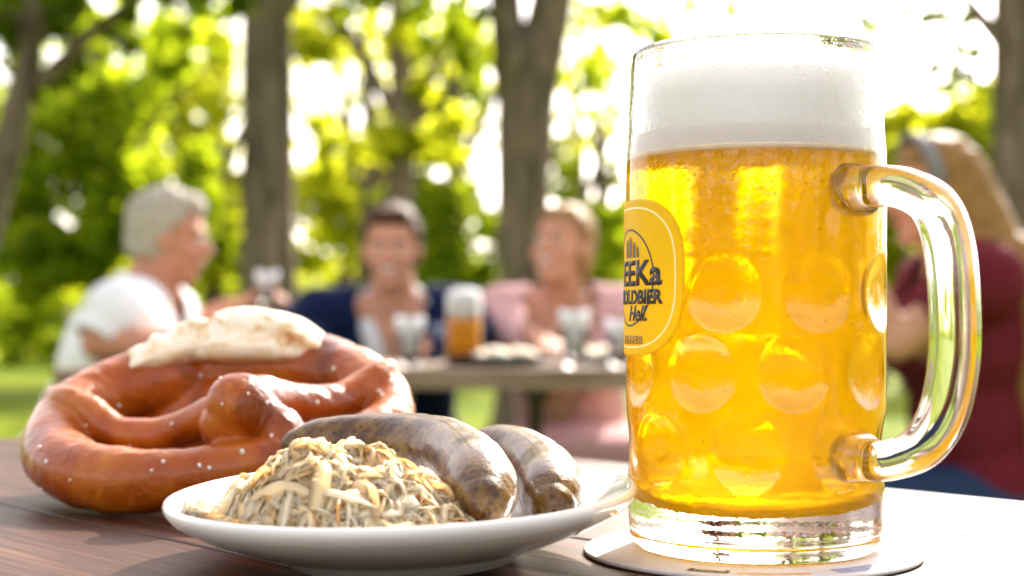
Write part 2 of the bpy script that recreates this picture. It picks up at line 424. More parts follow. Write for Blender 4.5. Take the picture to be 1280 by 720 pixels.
# azimuth from the camera side, height, radius of each pressed lens
DIM = []
for (z, r, azs) in ((.1035, .0150, (-13, 28, 70, 112, 154, 196)), (.0730, .0150, (-64, -23, 17, 58, 99, 140, 181, 222)), (.0420, .0150, (-90, -46, -3, 40, 83, 126, 169, 212))):
    for a in azs: DIM.append((R_(a), z, r))
def dimple(th, z):
    s = 0
    for (a, zz, r) in DIM:
        da = (th-a+math.pi) % (2*math.pi)-math.pi
        q = math.hypot(da*.0525, z-zz)/r
        if q < 1: s = max(s, (1-q**3)**1.2)
    return s
def Rout(z):
    pts = [(0, .0478), (.003, .0502), (.006, .0512), (.0075, .0507), (.009, .0514), (.02, .0519), (.04, .0523), (.10, .0527), (.16, .0526), (.166, .0519), (.185, .0512), (.198, .0505), (.2015, .0495)]
    return float(np.interp(z, [p[0] for p in pts], [p[1] for p in pts]))
def mug_glass():
    nt_ = 420; b = MB(); rows = []
    # bottom
    def row(r, z): rows.append([cyl(2*math.pi*i/nt_, z, r) for i in range(nt_)])
    for r, z in ((.0008, .004), (.02, .0038), (.036, .003), (.040, .001), (.043, 0), (.0465, 0)): row(r, z)
    zs = list(np.concatenate([np.linspace(.0005, .012, 14), np.linspace(.014, .165, 150), np.linspace(.167, .2005, 18)]))
    for z in zs:
        rr = Rout(z); rows.append([cyl(2*math.pi*i/nt_, z, rr-.0022*dimple(2*math.pi*i/nt_, z)) for i in range(nt_)])
    for k in range(1, 8):                    # rolled rim
        t = math.pi*k/8; row(.0482+.0020*math.cos(t), .2008+.0020*math.sin(t))
    for z in np.linspace(.200, .1595, 14): row(float(np.interp(z, [.1595, .2], [.0472, .0462])), z)
    vs = [v for r in rows for v in r]; fs = []
    for j in range(len(rows)-1):
        for i in range(nt_):
            k = (i+1) % nt_; fs.append((j*nt_+i, j*nt_+k, (j+1)*nt_+k, (j+1)*nt_+i))
    fs.append(tuple(range(nt_-1, -1, -1)))
    b.add(vs, fs); me = b.mesh('glass_body'); return me
mug = empty('beer_mug', (MX, MY, MZ))
tag(mug, 'large dimpled glass mug of golden beer with white foam, standing on the round coaster', 'beer mug')
def flipcheck(me):
    bm = bmesh.new(); bm.from_mesh(me); f = max(bm.faces, key=lambda f: (f.calc_center_median().xy-Vector((MX, MY))).length if .05 < f.calc_center_median().z-MZ < .15 else 0)
    c = f.calc_center_median(); d = Vector((c.x-MX, c.y-MY, 0))
    if f.normal.dot(d) < 0: bmesh.ops.reverse_faces(bm, faces=bm.faces)
    bm.to_mesh(me); bm.free()
me = mug_glass(); flipcheck(me); setparent(link('glass_body', me, GLASS), mug)

def beer_mat():
    m, nt, out = mat('beer')
    rf = nt.nodes.new('ShaderNodeBsdfRefraction'); rf.inputs['IOR'].default_value = .90
    rf.inputs['Roughness'].default_value = .25; rf.inputs['Color'].default_value = (.95, .735, .010, 1)
    tl_ = nt.nodes.new('ShaderNodeBsdfTranslucent'); tl_.inputs[0].default_value = (.84, .575, .005, 1)
    df = nt.nodes.new('ShaderNodeBsdfDiffuse'); df.inputs[0].default_value = (.68, .43, .003, 1)
    gl = nt.nodes.new('ShaderNodeBsdfGlossy'); gl.inputs['Roughness'].default_value = .05
    v = coords(nt); n = noise(nt, v, 34, 5, .6, .15)
    bp = bump(nt, n.outputs[0], .35, .005)
    for q in (rf, tl_): nt.links.new(bp.outputs[0], q.inputs['Normal'])
    m1 = nt.nodes.new('ShaderNodeMixShader'); m1.inputs[0].default_value = .42
    nt.links.new(tl_.outputs[0], m1.inputs[1]); nt.links.new(df.outputs[0], m1.inputs[2])
    m1.inputs[0].default_value = .25
    m2 = nt.nodes.new('ShaderNodeMixShader'); m2.inputs[0].default_value = .52
    nt.links.new(rf.outputs[0], m2.inputs[1]); nt.links.new(m1.outputs[0], m2.inputs[2])
    nt.links.new(m2.outputs[0], out.inputs[0]); return m
BEER = beer_mat()
def beer_mesh():
    nt_ = 300; rows = []
    prof = [(.0005, .0155), (.012, .0157), (.024, .0168), (.032, .0188), (.038, .0220), (.0425, .0265), (.0452, .0320), (.0466, .0385)]
    for r, z in prof: rows.append([cyl(2*math.pi*i/nt_, z, r) for i in range(nt_)])
    for z in np.linspace(.041, .1595, 110):
        rows.append([cyl(2*math.pi*i/nt_, z, .0472-.0034*max(0, dimple(2*math.pi*i/nt_, z))) for i in range(nt_)])
    rows.append([cyl(2*math.pi*i/nt_, .1598, .0005) for i in range(nt_)])
    vs = [v for r in rows for v in r]; fs = []
    for j in range(len(rows)-1):
        for i in range(nt_):
            k = (i+1) % nt_; fs.append((j*nt_+i, j*nt_+k, (j+1)*nt_+k, (j+1)*nt_+i))
    fs.append(tuple(range(nt_-1, -1, -1))); fs.append(tuple((len(rows)-1)*nt_+i for i in range(nt_)))
    b = MB().add(vs, fs); return b.mesh('beer')
me = beer_mesh(); flipcheck(me); setparent(link('beer', me, BEER), mug)

FOAM = simple('beer_foam', (.96, .94, .97), .7, .01, 160, .3, .0005, .2, sss=.15, ssr=(1, .95, .9), ssc=.006)
b = MB()
prof = [(.0005, .1585), (.0470, .1585), (.0474, .160), (.0470, .168), (.0466, .182), (.0462, .1895), (.0440, .1925), (.036, .1955), (.02, .1975), (.0005, .198)]
b.lathe(prof, (MX, MY, MZ), 96)
o = b.build('foam', FOAM)
for v in o.data.vertices:
    if v.co.z-MZ > .188: v.co.z += .0012*wob(v.co.x, v.co.y, 0, 140)
setparent(o, mug)
ntf = FOAM.node_tree; pf = [q for q in ntf.nodes if q.type == 'BSDF_PRINCIPLED'][0]
vf = ntf.nodes.new('ShaderNodeTexVoronoi'); vf.inputs['Scale'].default_value = 700; ntf.links.new(coords(ntf), vf.inputs['Vector'])
ntf.links.new(bump(ntf, vf.outputs['Distance'], .22, .0006).outputs[0], pf.inputs['Normal'])
b = MB()
for k in range(170):
    th = random.uniform(-1.5, 1.5); z = random.uniform(.025, .156) if k % 3 else random.uniform(.145, .157)
    rr = random.uniform(.00022, .00055); b.ell(cyl(th, z, .0480+random.uniform(0, .001) if z > .12 else .0483), rr, None, 10, 7)
mb_, ntb, outb = mat('gas_bubble'); gb = ntb.nodes.new('ShaderNodeBsdfGlass'); gb.inputs['IOR'].default_value = .72; ntb.links.new(gb.outputs[0], outb.inputs[0])
setparent(tag(b.build('bubbles', mb_), kind='stuff'), mug)
# thin amber collar where the foam meets the beer
b = MB(); b.lathe([(.0474, .1580), (.0477, .1590), (.0476, .1600), (.0470, .1604), (.046, .1600), (.046, .158)], (MX, MY, MZ), 96, closed=True)
setparent(b.build('foam_line', simple('foam_line', (.90, .72, .50), .5, .1, 90, .2)), mug)

# handle
HA = R_(47.5)
hp = [(.0522, .1430, .0125), (.0548, .1435, .0104), (.062, .1435, .0096), (.074, .1420, .0092), (.087, .1350, .0092), (.0935, .121, .0092), (.0960, .099, .0092), (.0957, .078, .0092),
      (.091, .0590, .0092), (.081, .0460, .0092), (.067, .0405, .0092), (.058, .0400, .0098), (.0522, .0405, .0120)]
b = MB(); tan = (math.cos(HA+AZ0), math.sin(HA+AZ0), 0)
sweep(b, [(*cyl(HA, z, r), rad) for (r, z, rad) in hp], 12, 40, sx=.82, sy=1.0, up=tan, power=2.9)
me = b.mesh('handle')
bm = bmesh.new(); bm.from_mesh(me); bmesh.ops.recalc_face_normals(bm, faces=bm.faces); bm.to_mesh(me); bm.free()
setparent(link('handle', me, GLASS_SMOOTH), mug)

# label
LAB = R_(-67.5); LZ = .1100
def label_patch(hw, hh, power, r, name, m, ring=None):
    """superellipse patch wrapped round the mug; ring = inner scale to leave a ring only"""
    b = MB(); n = 72; ks = np.linspace(ring, 1, 4) if ring else np.linspace(.02, 1, 26)
    rows = []
    for s in ks:
        rw = []
        for i in range(n):
            t = 2*math.pi*i/n; ca, sa = math.cos(t), math.sin(t)
            x_ = hw*s*math.copysign(abs(ca)**(2/power), ca); y_ = hh*s*math.copysign(abs(sa)**(2/power), sa)
            rw.append(cyl(LAB+x_/.0527, LZ+y_, r))
        rows.append(rw)
    if not ring:
        rows.append([cyl(LAB+(q[0])/.0527, LZ+q[1], .0524) for q in
                     [(hw*1.0*math.copysign(abs(math.cos(2*math.pi*i/n))**(2/power), math.cos(2*math.pi*i/n)),
                       hh*1.0*math.copysign(abs(math.sin(2*math.pi*i/n))**(2/power), math.sin(2*math.pi*i/n))) for i in range(n)]])
    vs = [v for r_ in rows for v in r_]; fs = []
    for j in range(len(rows)-1):
        for i in range(n):
            k = (i+1) % n; fs.append((j*n+i, j*n+k, (j+1)*n+k, (j+1)*n+i))
    if not ring: fs.append(tuple(range(n)))
    b.add(vs, fs); return setparent(b.build(name, m), mug)
def label_mat():
    m, nt, out = mat('label_yellow'); p = nt.nodes.new('ShaderNodeBsdfPrincipled')
    p.inputs['Base Color'].default_value = (.92, .62, .005, 1); p.inputs['Roughness'].default_value = .45; p.inputs['Specular IOR Level'].default_value = .25
    t = nt.nodes.new('ShaderNodeBsdfTranslucent'); t.inputs[0].default_value = (1, .8, .05, 1)
    mx = nt.nodes.new('ShaderNodeMixShader'); mx.inputs[0].default_value = .35
    nt.links.new(p.outputs[0], mx.inputs[1]); nt.links.new(t.outputs[0], mx.inputs[2]); nt.links.new(mx.outputs[0], out.inputs[0]); return m
INK = simple('label_ink', (.022, .018, .03), .4, .2, 200, 0)
GOLDINK = simple('label_gold_ink', (.40, .22, .02), .4, .2, 200, 0)
PALE = simple('label_pale_ink', (.95, .85, .35), .35, .05, 200, 0)
lab = label_patch(.0345, .0312, 3.0, .0534, 'label', label_mat())
label_patch(.0312, .0282, 2.9, .05355, 'label_border', PALE, .972)
label_patch(.0196, .0196, 2, .05355, 'label_ring', INK, .958)
def text_mesh(s, size, bold=0.0, font_shear=0):
    cu = bpy.data.curves.new('t', 'FONT'); cu.body = s; cu.size = size; cu.offset = bold; cu.align_x = 'RIGHT'; cu.align_y = 'CENTER'
    cu.extrude = 0; cu.shear = font_shear; cu.resolution_u = 4
    o = bpy.data.objects.new('t', cu); COL.objects.link(o); dg = bpy.context.evaluated_depsgraph_get(); dg.update()
    me = bpy.data.meshes.new_from_object(o.evaluated_get(dg)); bpy.data.objects.remove(o); return me
def wrap_text(s, size, xr, z, name, m, bold=0, sy=1, shear=0, sx=1):
    me = text_mesh(s, size, bold, shear)
    for v in me.vertices:
        x_, y_ = v.co.x*sx+xr, v.co.y*sy
        v.co = cyl(LAB+x_/.0527, LZ+z+y_, .0537)
    o = link(name, me, m, None, False)
    sol = o.modifiers.new('s', 'SOLIDIFY'); sol.thickness = .0002
    setparent(o, mug)
wrap_text('EEKa', .0150, .0240, .0012, 'label_text', INK, .0004, .92, 0, 1.1)
wrap_text('HOLDBIER', .0076, .0240, -.0080, 'label_text', INK, .0003, 1, 0, 1.1)
wrap_text('Hell.', .0085, .0150, -.0145, 'label_text', INK, .0002, 1, .35)
wrap_text('FEINHERB', .0046, .0120, -.0250, 'label_text', GOLDINK, .0001)
b = MB()                                      # little tower emblem inside the ring
for (x0, x1, z0, z1) in ((-.004, -.001, .008, .0140), (.0005, .0025, .008, .0152), (.004, .0062, .008, .0128), (.0075, .0090, .008, .0112)):
    n = 3; vs = [cyl(LAB+(x0+(x1-x0)*i/n)/.0527, LZ+z, .0537) for z in (z0, z1) for i in range(n+1)]
    vs += [cyl(LAB+(x0+x1)/2/.0527, LZ+z1+.0016, .0537)]
    b.add(vs, [(i, i+1, n+2+i, n+1+i) for i in range(n)]+[(n+1, 2*n+1, 2*n+2)])
setparent(b.build('label_emblem', INK, None, False), mug)

# ------------------------------------------------------------------ coaster
CARD = simple('coaster_card', (.62, .60, .60), .75, .08, 60, .25, .0005)
co = empty('coaster', (.0975, .597, TZ)); tag(co, 'round pale cardboard coaster with a dark printed bar, under the mug', 'coaster')
b = MB(); b.lathe([(.0005, .0004), (.0675, .0004), (.0682, .0008), (.0682, .0018), (.0676, .0021), (.0005, .0021)], (0,0,0), 96)
b.build('card', CARD, co)
b = MB(); n = 10
for (a0, a1, r0, r1, mm, nm) in ((-32, -17, .0570, .0625, INK, 'print'), (-14, 12, .0600, .0622, simple('print_orange', (.75, .38, .06), .6, .1, 90, 0), 'print'), (22, 44, .0555, .0630, simple('print_blue', (.25, .30, .50), .6, .2, 90, 0), 'print')):
    vs = []
    for i in range(n+1):
        t = R_(a0+(a1-a0)*i/n)
        for r in (r0, r1): vs.append((r*math.sin(t), -r*math.cos(t), .0023))
    MB().add(vs, [(2*i, 2*i+1, 2*i+3, 2*i+2) for i in range(n)]).build(nm, mm, co, False)
me = text_mesh('Paierla', .0045, .0001)
for v in me.vertices:
    t = R_(-18)+(v.co.x)/.0597; r = .0597-v.co.y; v.co = (r*math.sin(t), -r*math.cos(t), .0025)
link('print', me, CARD, co, False)

# ------------------------------------------------------------------ plate
PX, PY = -.0425, .580; PRX, PRY = .0925, .104
def china():
    m, nt, out = mat('white_china'); p = nt.nodes.new('ShaderNodeBsdfPrincipled')
    p.inputs['Base Color'].default_value = (.80, .80, .785, 1); p.inputs['Roughness'].default_value = .12
    p.inputs['Coat Weight'].default_value = .4
    nt.links.new(bump(nt, noise(nt, coords(nt), 40, 2).outputs[0], .05, .001).outputs[0], p.inputs['Normal'])
    nt.links.new(p.outputs[0], out.inputs[0]); return m
CHINA = china()
pl = [(.001, .0050), (.40, .0050), (.44, .0), (.50, .0), (.53, .0035), (.70, .0085), (.86, .0145), (.97, .0205), (.995, .0235), (1.0, .0255), (.992, .0270), (.975, .0272), (.95, .0255), (.84, .0205), (.70, .0150), (.60, .0110), (.52, .0092), (.30, .0085), (.001, .0085)]
b = MB(); b.lathe([(r*PRX, z) for r, z in pl], (0,0,0), 128)
o = b.build('plate', CHINA, None)
o.data.transform(Matrix.Diagonal((1, PRY/PRX, 1, 1)))
o.data.transform(Matrix.Rotation(R_(1.0), 4, 'X') @ Matrix.Rotation(R_(-1.6), 4, 'Y'))
zmin = min(v.co.z for v in o.data.vertices); o.location = (PX, PY, TZ-zmin+.0003)
tag(o, 'white glazed plate with sauerkraut and two sausages, left of the mug', 'plate')

# ------------------------------------------------------------------ sausages
def sausage_mat():
    m, nt, out = mat('grilled_sausage'); p = nt.nodes.new('ShaderNodeBsdfPrincipled')
    v = coords(nt); n1 = noise(nt, v, 75, 7, .72, .1); n2 = noise(nt, v, 420, 3, .6)
    vo = nt.nodes.new('ShaderNodeTexVoronoi'); vo.inputs['Scale'].default_value = 260; nt.links.new(v, vo.inputs['Vector'])
    r = ramp(nt, n1.outputs[0], [(.34, (.018, .006, .002)), (.44, (.075, .028, .006)), (.55, (.15, .078, .016)), (.75, (.23, .145, .040))])
    r2 = ramp(nt, vo.outputs['Distance'], [(.14, (.16, .06, .015)), (.40, (1, 1, 1))])
    mx = nt.nodes.new('ShaderNodeMix'); mx.data_type = 'RGBA'; mx.blend_type = 'MULTIPLY'; mx.inputs[0].default_value = .75
    nt.links.new(r.outputs[0], mx.inputs[6]); nt.links.new(r2.outputs[0], mx.inputs[7])
    nt.links.new(mx.outputs[2], p.inputs['Base Color']); p.inputs['Roughness'].default_value = .36
    p.inputs['Coat Weight'].default_value = .4; p.inputs['Coat Roughness'].default_value = .14; p.inputs['Specular IOR Level'].default_value = .3
    p.inputs['Subsurface Weight'].default_value = .12; p.inputs['Subsurface Scale'].default_value = .004
    b1 = bump(nt, n2.outputs[0], .5, .0008)
    b2 = nt.nodes.new('ShaderNodeBump'); b2.inputs['Strength'].default_value = .4; b2.inputs['Distance'].default_value = .0012
    nt.links.new(n1.outputs[0], b2.inputs['Height']); nt.links.new(b1.outputs[0], b2.inputs['Normal'])
    nt.links.new(b2.outputs[0], p.inputs['Normal']); nt.links.new(p.outputs[0], out.inputs[0]); return m
SAUS = sausage_mat()
def sausage(pts, lab):
    q = [(*P(a, b_, d), r) for (a, b_, d, r) in pts]
    b = MB(); sweep(b, q, 14, 36)
    me = b.mesh('sausage')
    for v in me.vertices:
        k = .0006*wob(v.co.x, v.co.y, v.co.z, 120); v.co += Vector((k, k, k))
    bm = bmesh.new(); bm.from_mesh(me); bmesh.ops.recalc_face_normals(bm, faces=bm.faces); bm.to_mesh(me); bm.free()
    root = empty('sausage', P(*pts[-1][:3])); tag(root, lab, 'sausage', 'grilled sausages on the plate')
    setparent(link('casing', me, SAUS), root)
    e = Vector(q[-1][:3]); dr = (e-Vector(q[-2][:3])).normalized(); rr = q[-1][3]
    b = MB(); b.cap(e+dr*rr*.9, e+dr*(rr+.0012)+Vector((.0005, 0, -.0005)), .0020, .0012, 10)
    setparent(b.build('tied_end', SAUS), root)
sausage([(372, 556, .662, .0075), (395, 552, .662, .0098), (440, 551, .656, .0118), (500, 553, .645, .0130), (552, 562, .622, .0136), (583, 580, .592, .0140), (599, 601, .562, .0140), (605, 616, .548, .0130), (607, 628, .538, .0098)],
        'longer grilled sausage on the plate, curving out from behind the sauerkraut')
sausage([(590, 560, .686, .0085), (622, 562, .680, .0115), (655, 572, .662, .0130), (680, 592, .632, .0137), (688, 608, .608, .0138), (691, 622, .592, .0126), (692, 632, .583, .0095)],
        'rear grilled sausage on the plate, the one nearer the mug')

# ------------------------------------------------------------------ sauerkraut
def kraut_mat():
    m, nt, out = mat('sauerkraut'); g = nt.nodes.new('ShaderNodeNewGeometry')
    r = ramp(nt, g.outputs['Random Per Island'], [(0, (.92, .58, .22)), (.10, (.98, .80, .50)), (.45, (.99, .88, .66)), (1, (.99, .93, .80))])
    p = nt.nodes.new('ShaderNodeBsdfPrincipled'); nt.links.new(r.outputs[0], p.inputs['Base Color'])
    p.inputs['Roughness'].default_value = .26; p.inputs['Specular IOR Level'].default_value = .5; p.inputs['Subsurface Weight'].default_value = .35; p.inputs['Subsurface Scale'].default_value = .004
    t = nt.nodes.new('ShaderNodeBsdfTranslucent'); nt.links.new(r.outputs[0], t.inputs[0])
    mx = nt.nodes.new('ShaderNodeMixShader'); mx.inputs[0].default_value = .6
    nt.links.new(p.outputs[0], mx.inputs[1]); nt.links.new(t.outputs[0], mx.inputs[2])
    nt.links.new(bump(nt, noise(nt, coords(nt), 500, 3).outputs[0], .4, .0005).outputs[0], p.inputs['Normal'])
    nt.links.new(mx.outputs[0], out.inputs[0]); return m
KR = kraut_mat()
def heap(u, v):                               # heap height over the plate, u -1..1 left-right, v -1..1 front-back
    r2 = u*u+v*v
    if r2 > 1: return 0
    skew = 1.02-.56*u if u > -.30 else 1.19-.9*(-.30-u)
    return (1-r2)**.62*skew*(1+.15*wob(u, v, 0, 6.5))
def kraut():
    cx, cy, rx, ry, z0, H = P(438, 0, .55).x, .553, .0600, .050, TZ+.0125, .0305
    def floor(x_, y_):
        q = math.hypot((x_-PX)/PRX, (y_-PY)/PRY)
        return TZ+float(np.interp(q, [0, .5, .6, .7, .84, .95], [.0115, .012, .0135, .0175, .0235, .0285]))+(PX-x_)*-.026+(y_-PY)*.017
    V_, F_ = [], []
    n = 2300
    for s in range(n):
        while True:
            u, v = rng.uniform(-1, 1), rng.uniform(-1, 1)
            if u*u+v*v < 1: break
        ang = rng.uniform(0, 2*math.pi); L = rng.uniform(.012, .034); w = rng.uniform(.0009, .0023)*(2.0 if s % 5 == 0 else 1)
        cur = rng.normal()*95; lift = abs(rng.normal())*.0026; dep = rng.uniform(0, .0032)
        seg = 9; x_, y_ = cx+u*rx, cy+v*ry; tw_ = rng.uniform(0, 6.28); tws = rng.normal()*45; ph = rng.uniform(0, 6.28); amp = rng.uniform(.0003, .0018)
        pts = []
        for k in range(seg+1):
            t = k/seg
            uu, vv = (x_-cx)/rx, (y_-cy)/ry
            q = math.hypot(uu, vv)
            z = z0+H*heap(uu, vv)-dep+lift*math.sin(math.pi*t)+amp*math.sin(ph+t*9)
            z = max(z, floor(x_, y_)+.0006+lift*.3)
            pts.append(Vector((x_, y_, z)))
            ang += cur*L/seg*rng.uniform(.5, 1.5)
            x_ += math.cos(ang)*L/seg; y_ += math.sin(ang)*L/seg*.9
            q = math.hypot((x_-cx)/rx, (y_-cy)/ry)
            if q > 1.02: x_ = cx+(x_-cx)/q*1.02; y_ = cy+(y_-cy)/q*1.02
        b0 = len(V_); th_ = .00028
        for k in range(seg+1):
            d = (pts[min(k+1, seg)]-pts[max(k-1, 0)]); d = d.normalized() if d.length > 1e-7 else Vector((1,0,0))
            a = d.cross(Vector((0,0,1))); a = a.normalized() if a.length > 1e-4 else Vector((1,0,0)); c = d.cross(a)
            tt = math.sin(tw_)*.8+tws*L*k/seg; wa = a*math.cos(tt)+c*math.sin(tt); nb_ = d.cross(wa)
            ww = w*(.45+.55*math.sin(math.pi*(k+.5)/(seg+1)))
            for (sx_, sn) in ((-1, 0), (0, .8), (1, 0), (0, -.8)): V_.append(tuple(pts[k]+wa*ww*sx_+nb_*(th_*sn+ .00025*(abs(sx_)))))
        for k in range(seg):
            for c_ in range(4):
                e = (c_+1) % 4; F_.append((b0+k*4+c_, b0+k*4+e, b0+(k+1)*4+e, b0+(k+1)*4+c_))
        F_.append((b0, b0+3, b0+2, b0+1)); F_.append(tuple(b0+seg*4+c_ for c_ in range(4)))
    # inner mass so the heap is not hollow
    g = 40; b0 = len(V_)
    for j in range(g+1):
        for i in range(g*2):
            a = 2*math.pi*i/(g*2); q = j/g*.93; uu, vv = q*math.cos(a), q*math.sin(a)
            V_.append((cx+uu*rx, cy+vv*ry, max(floor(cx+uu*rx, cy+vv*ry)-.001, z0+H*heap(uu, vv)*.975-.0012)))
    for j in range(g):
        for i in range(g*2):
            k = (i+1) % (g*2); F_.append((b0+j*g*2+i, b0+j*g*2+k, b0+(j+1)*g*2+k, b0+(j+1)*g*2+i))
    me = bpy.data.meshes.new('sauerkraut'); me.from_pydata(V_, [], F_); me.update()
    o = link('sauerkraut', me, KR); tag(o, 'heap of pale shredded sauerkraut at the front left of the white plate', 'sauerkraut'); return o
kraut()

# ------------------------------------------------------------------ pretzel
def crust_mat():
    m, nt, out = mat('pretzel_crust'); p = nt.nodes.new('ShaderNodeBsdfPrincipled')
    v = coords(nt); n1 = noise(nt, v, 22, 5, .6, .5); n2 = noise(nt, v, 300, 4, .7); n3 = noise(nt, v, 70, 4, .6, 1)
    r = ramp(nt, n1.outputs[0], [(.30, (.12, .018, .001)), (.48, (.35, .067, .0018)), (.68, (.47, .13, .006))])
    r2 = ramp(nt, n3.outputs[0], [(.62, (1, 1, 1)), (.74, (1.0, .93, .7))])
    mx = nt.nodes.new('ShaderNodeMix'); mx.data_type = 'RGBA'; mx.blend_type = 'MIX'
    nt.links.new(ramp(nt, n3.outputs[0], [(.60, 0), (.75, .55)]).outputs[0], mx.inputs[0])
    nt.links.new(r.outputs[0], mx.inputs[6]); mx.inputs[7].default_value = (.60, .24, .03, 1)
    nt.links.new(mx.outputs[2], p.inputs['Base Color']); p.inputs['Roughness'].default_value = .36
    p.inputs['Coat Weight'].default_value = .4; p.inputs['Specular IOR Level'].default_value = .25; p.inputs['Coat Roughness'].default_value = .2
    p.inputs['Subsurface Weight'].default_value = .08; p.inputs['Subsurface Scale'].default_value = .005
    b1 = bump(nt, n2.outputs[0], .4, .0008)
    b2 = nt.nodes.new('ShaderNodeBump'); b2.inputs['Strength'].default_value = .7; b2.inputs['Distance'].default_value = .003
    nt.links.new(n3.outputs[0], b2.inputs['Height']); nt.links.new(b1.outputs[0], b2.inputs['Normal'])
    nt.links.new(b2.outputs[0], p.inputs['Normal']); nt.links.new(p.outputs[0], out.inputs[0]); return m
CRUST = crust_mat()
def crumb_mat():
    m, nt, out = mat('pretzel_split'); p = nt.nodes.new('ShaderNodeBsdfPrincipled'); v = coords(nt)
    n1 = noise(nt, v, 60, 6, .65, .7)
    r = ramp(nt, n1.outputs[0], [(.32, (.50, .22, .06)), (.39, (.78, .57, .32)), (.48, (.90, .82, .64)), (.7, (.95, .91, .80))])
    nt.links.new(r.outputs[0], p.inputs['Base Color']); p.inputs['Roughness'].default_value = .8
    p.inputs['Subsurface Weight'].default_value = .2; p.inputs['Subsurface Scale'].default_value = .005
    nt.links.new(bump(nt, n1.outputs[0], .8, .003).outputs[0], p.inputs['Normal'])
    nt.links.new(p.outputs[0], out.inputs[0]); return m
CRUMB = crumb_mat()
prz = empty('pretzel', P(250, 620, .76)); prz.location.z = TZ
tag(prz, 'large glossy brown pretzel with a pale split top, at the left behind the plate', 'pretzel')
b = MB()
def rope(pts, n=8, **k): sweep(b, [(*P(a, c, d), r) for (a, c, d, r) in pts], n, 22, **k)
# belly (far, thick) with the left loop and the front strand
rope([(215, 474, .86, .0235), (165, 484, .85, .0205), (120, 500, .835, .0185), (88, 518, .815, .0175), (72, 545, .785, .0172), (70, 570, .758, .0172), (95, 590, .732, .0172), (150, 600, .716, .0165),
      (215, 598, .710, .0150), (290, 586, .706, .0126), (340, 574, .708, .0114), (362, 556, .716, .0102), (348, 535, .722, .0110), (325, 522, .726, .0120)])
rope([(215, 474, .86, .0235), (250, 466, .872, .0265), (300, 460, .878, .0285), (360, 462, .87, .0265), (415, 468, .85, .0215), (458, 482, .825, .0175), (484, 503, .80, .0148), (485, 525, .778, .0125),
      (455, 538, .755, .0095), (415, 556, .738, .0088), (375, 570, .728, .0090), (325, 572, .728, .0105), (295, 550, .727, .0140)])
# arms from the twist back to the shoulders
rope([(298, 515, .735, .0150), (262, 522, .742, .0105), (228, 535, .75, .0092), (190, 546, .756, .0100), (145, 541, .764, .0098), (110, 514, .775, .0085), (85, 500, .785, .0080), (66, 494, .80, .0055)])
rope([(320, 500, .735, .0125), (352, 503, .755, .0112), (395, 507, .772, .0112), (430, 501, .786, .0108), (458, 484, .795, .0102), (476, 468, .80, .0080), (484, 460, .808, .0055)])
b.ell(P(299, 508, .722), (.0172, .0165, .0172)); b.ell(P(290, 530, .724), (.0165, .015, .0150)); b.ell(P(352, 540, .718), (.0110, .012, .0125))
# belly underside rests on the table
b.ell((P(300, 0, .87).x, .865, TZ+.0345), (.075, .030, .034)); 
cme = fuse(b, .0016, 5)
for v in cme.vertices:
    k = .0010*wob(v.co.x, v.co.y, v.co.z, 70)+.0005*wob(v.co.x, v.co.y, v.co.z, 210, 2); v.co += Vector((k, 0, k))
    if v.co.z < TZ+.0006: v.co.z = TZ+.0006
setparent(link('crust', cme, CRUST), prz)
b = MB()
def lobe(px, py, d, rx, ry, rz, a): b.ell(P(px, py, d), (rx, ry, rz), Matrix.Rotation(R_(a), 3, 'Y'), 28, 18)
lobe(222, 441, .851, .032, .0178, .0080, -22); lobe(262, 427, .862, .032, .026, .0115, -19)
lobe(322, 418, .866, .032, .027, .0115, 3); lobe(372, 428, .860, .028, .022, .0085, 20); lobe(312, 440, .850, .044, .0172, .0065, 1); lobe(190, 449, .848, .022, .016, .0045, -26); lobe(402, 434, .853, .018, .016, .0050, 26)
for q in range(34): lobe(172+q*7.0, 452-46*math.sin(math.pi*min(1, (q+1)/35))**.8+random.uniform(-5, 9), .853, random.uniform(.005, .010), .012, random.uniform(.0025, .005), random.uniform(-30, 30))
lobe(335, 416, .862, .034, .024, .0140, 10); lobe(370, 424, .857, .026, .020, .0120, 26); lobe(310, 434, .852, .040, .0205, .0095, 2); lobe(200, 442, .852, .021, .018, .0080, -22)
cme = fuse(b, .0013, 3)
for v in cme.vertices:
    k = .0007*wob(v.co.x, v.co.y, v.co.z, 150)+.0010*wob(v.co.x, v.co.y, v.co.z, 55, 3); v.co += Vector((0, -k, k))
setparent(link('split', cme, CRUMB), prz)
# salt
SALT = simple('coarse_salt', (.86, .82, .76), .4, .05, 300, .2, .0003, sss=.3, ssc=.002)
deps = bpy.context.evaluated_depsgraph_get(); deps.update()
cr = [c for c in prz.children if c.name.startswith('crust')][0]
cam_p = Vector((0, 0, CZ))
from mathutils.bvhtree import BVHTree
bvh = BVHTree.FromPolygons([v.co for v in cme.vertices], [p.vertices for p in cme.polygons])
bvc = BVHTree.FromPolygons([v.co for v in cr.data.vertices], [p.vertices for p in cr.data.polygons])
inv = prz.matrix_world.inverted()
for (px, py) in [(50, 560), (59, 577), (52, 611), (122, 464), (196, 456), (251, 469), (276, 473), (418, 461), (474, 489), (478, 494), (310, 492), (278, 505), (163, 557), (205, 578), (303, 565), (190, 588), (250, 582), (333, 503), (148, 507), (440, 520), (498, 498), (108, 532), (396, 503), (262, 585), (215, 530), (340, 545), (88, 600), (480, 522)]:
    d = (P(px, py, 1)-cam_p).normalized(); h = bvc.ray_cast(cam_p, d)
    if h[0] is None: continue
    s = random.uniform(.0007, .0018); rot = Euler((random.random()*3, random.random()*3, random.random()*3)).to_matrix()
    bb = MB(); bb.box((0,0,0), (s*1.3, s, s*.9), rot); o = bb.build('salt_crystal', SALT, None, False, s*.15)
    o.location = h[0]-h[1]*0+h[1]*s*.25; setparent(o, prz)

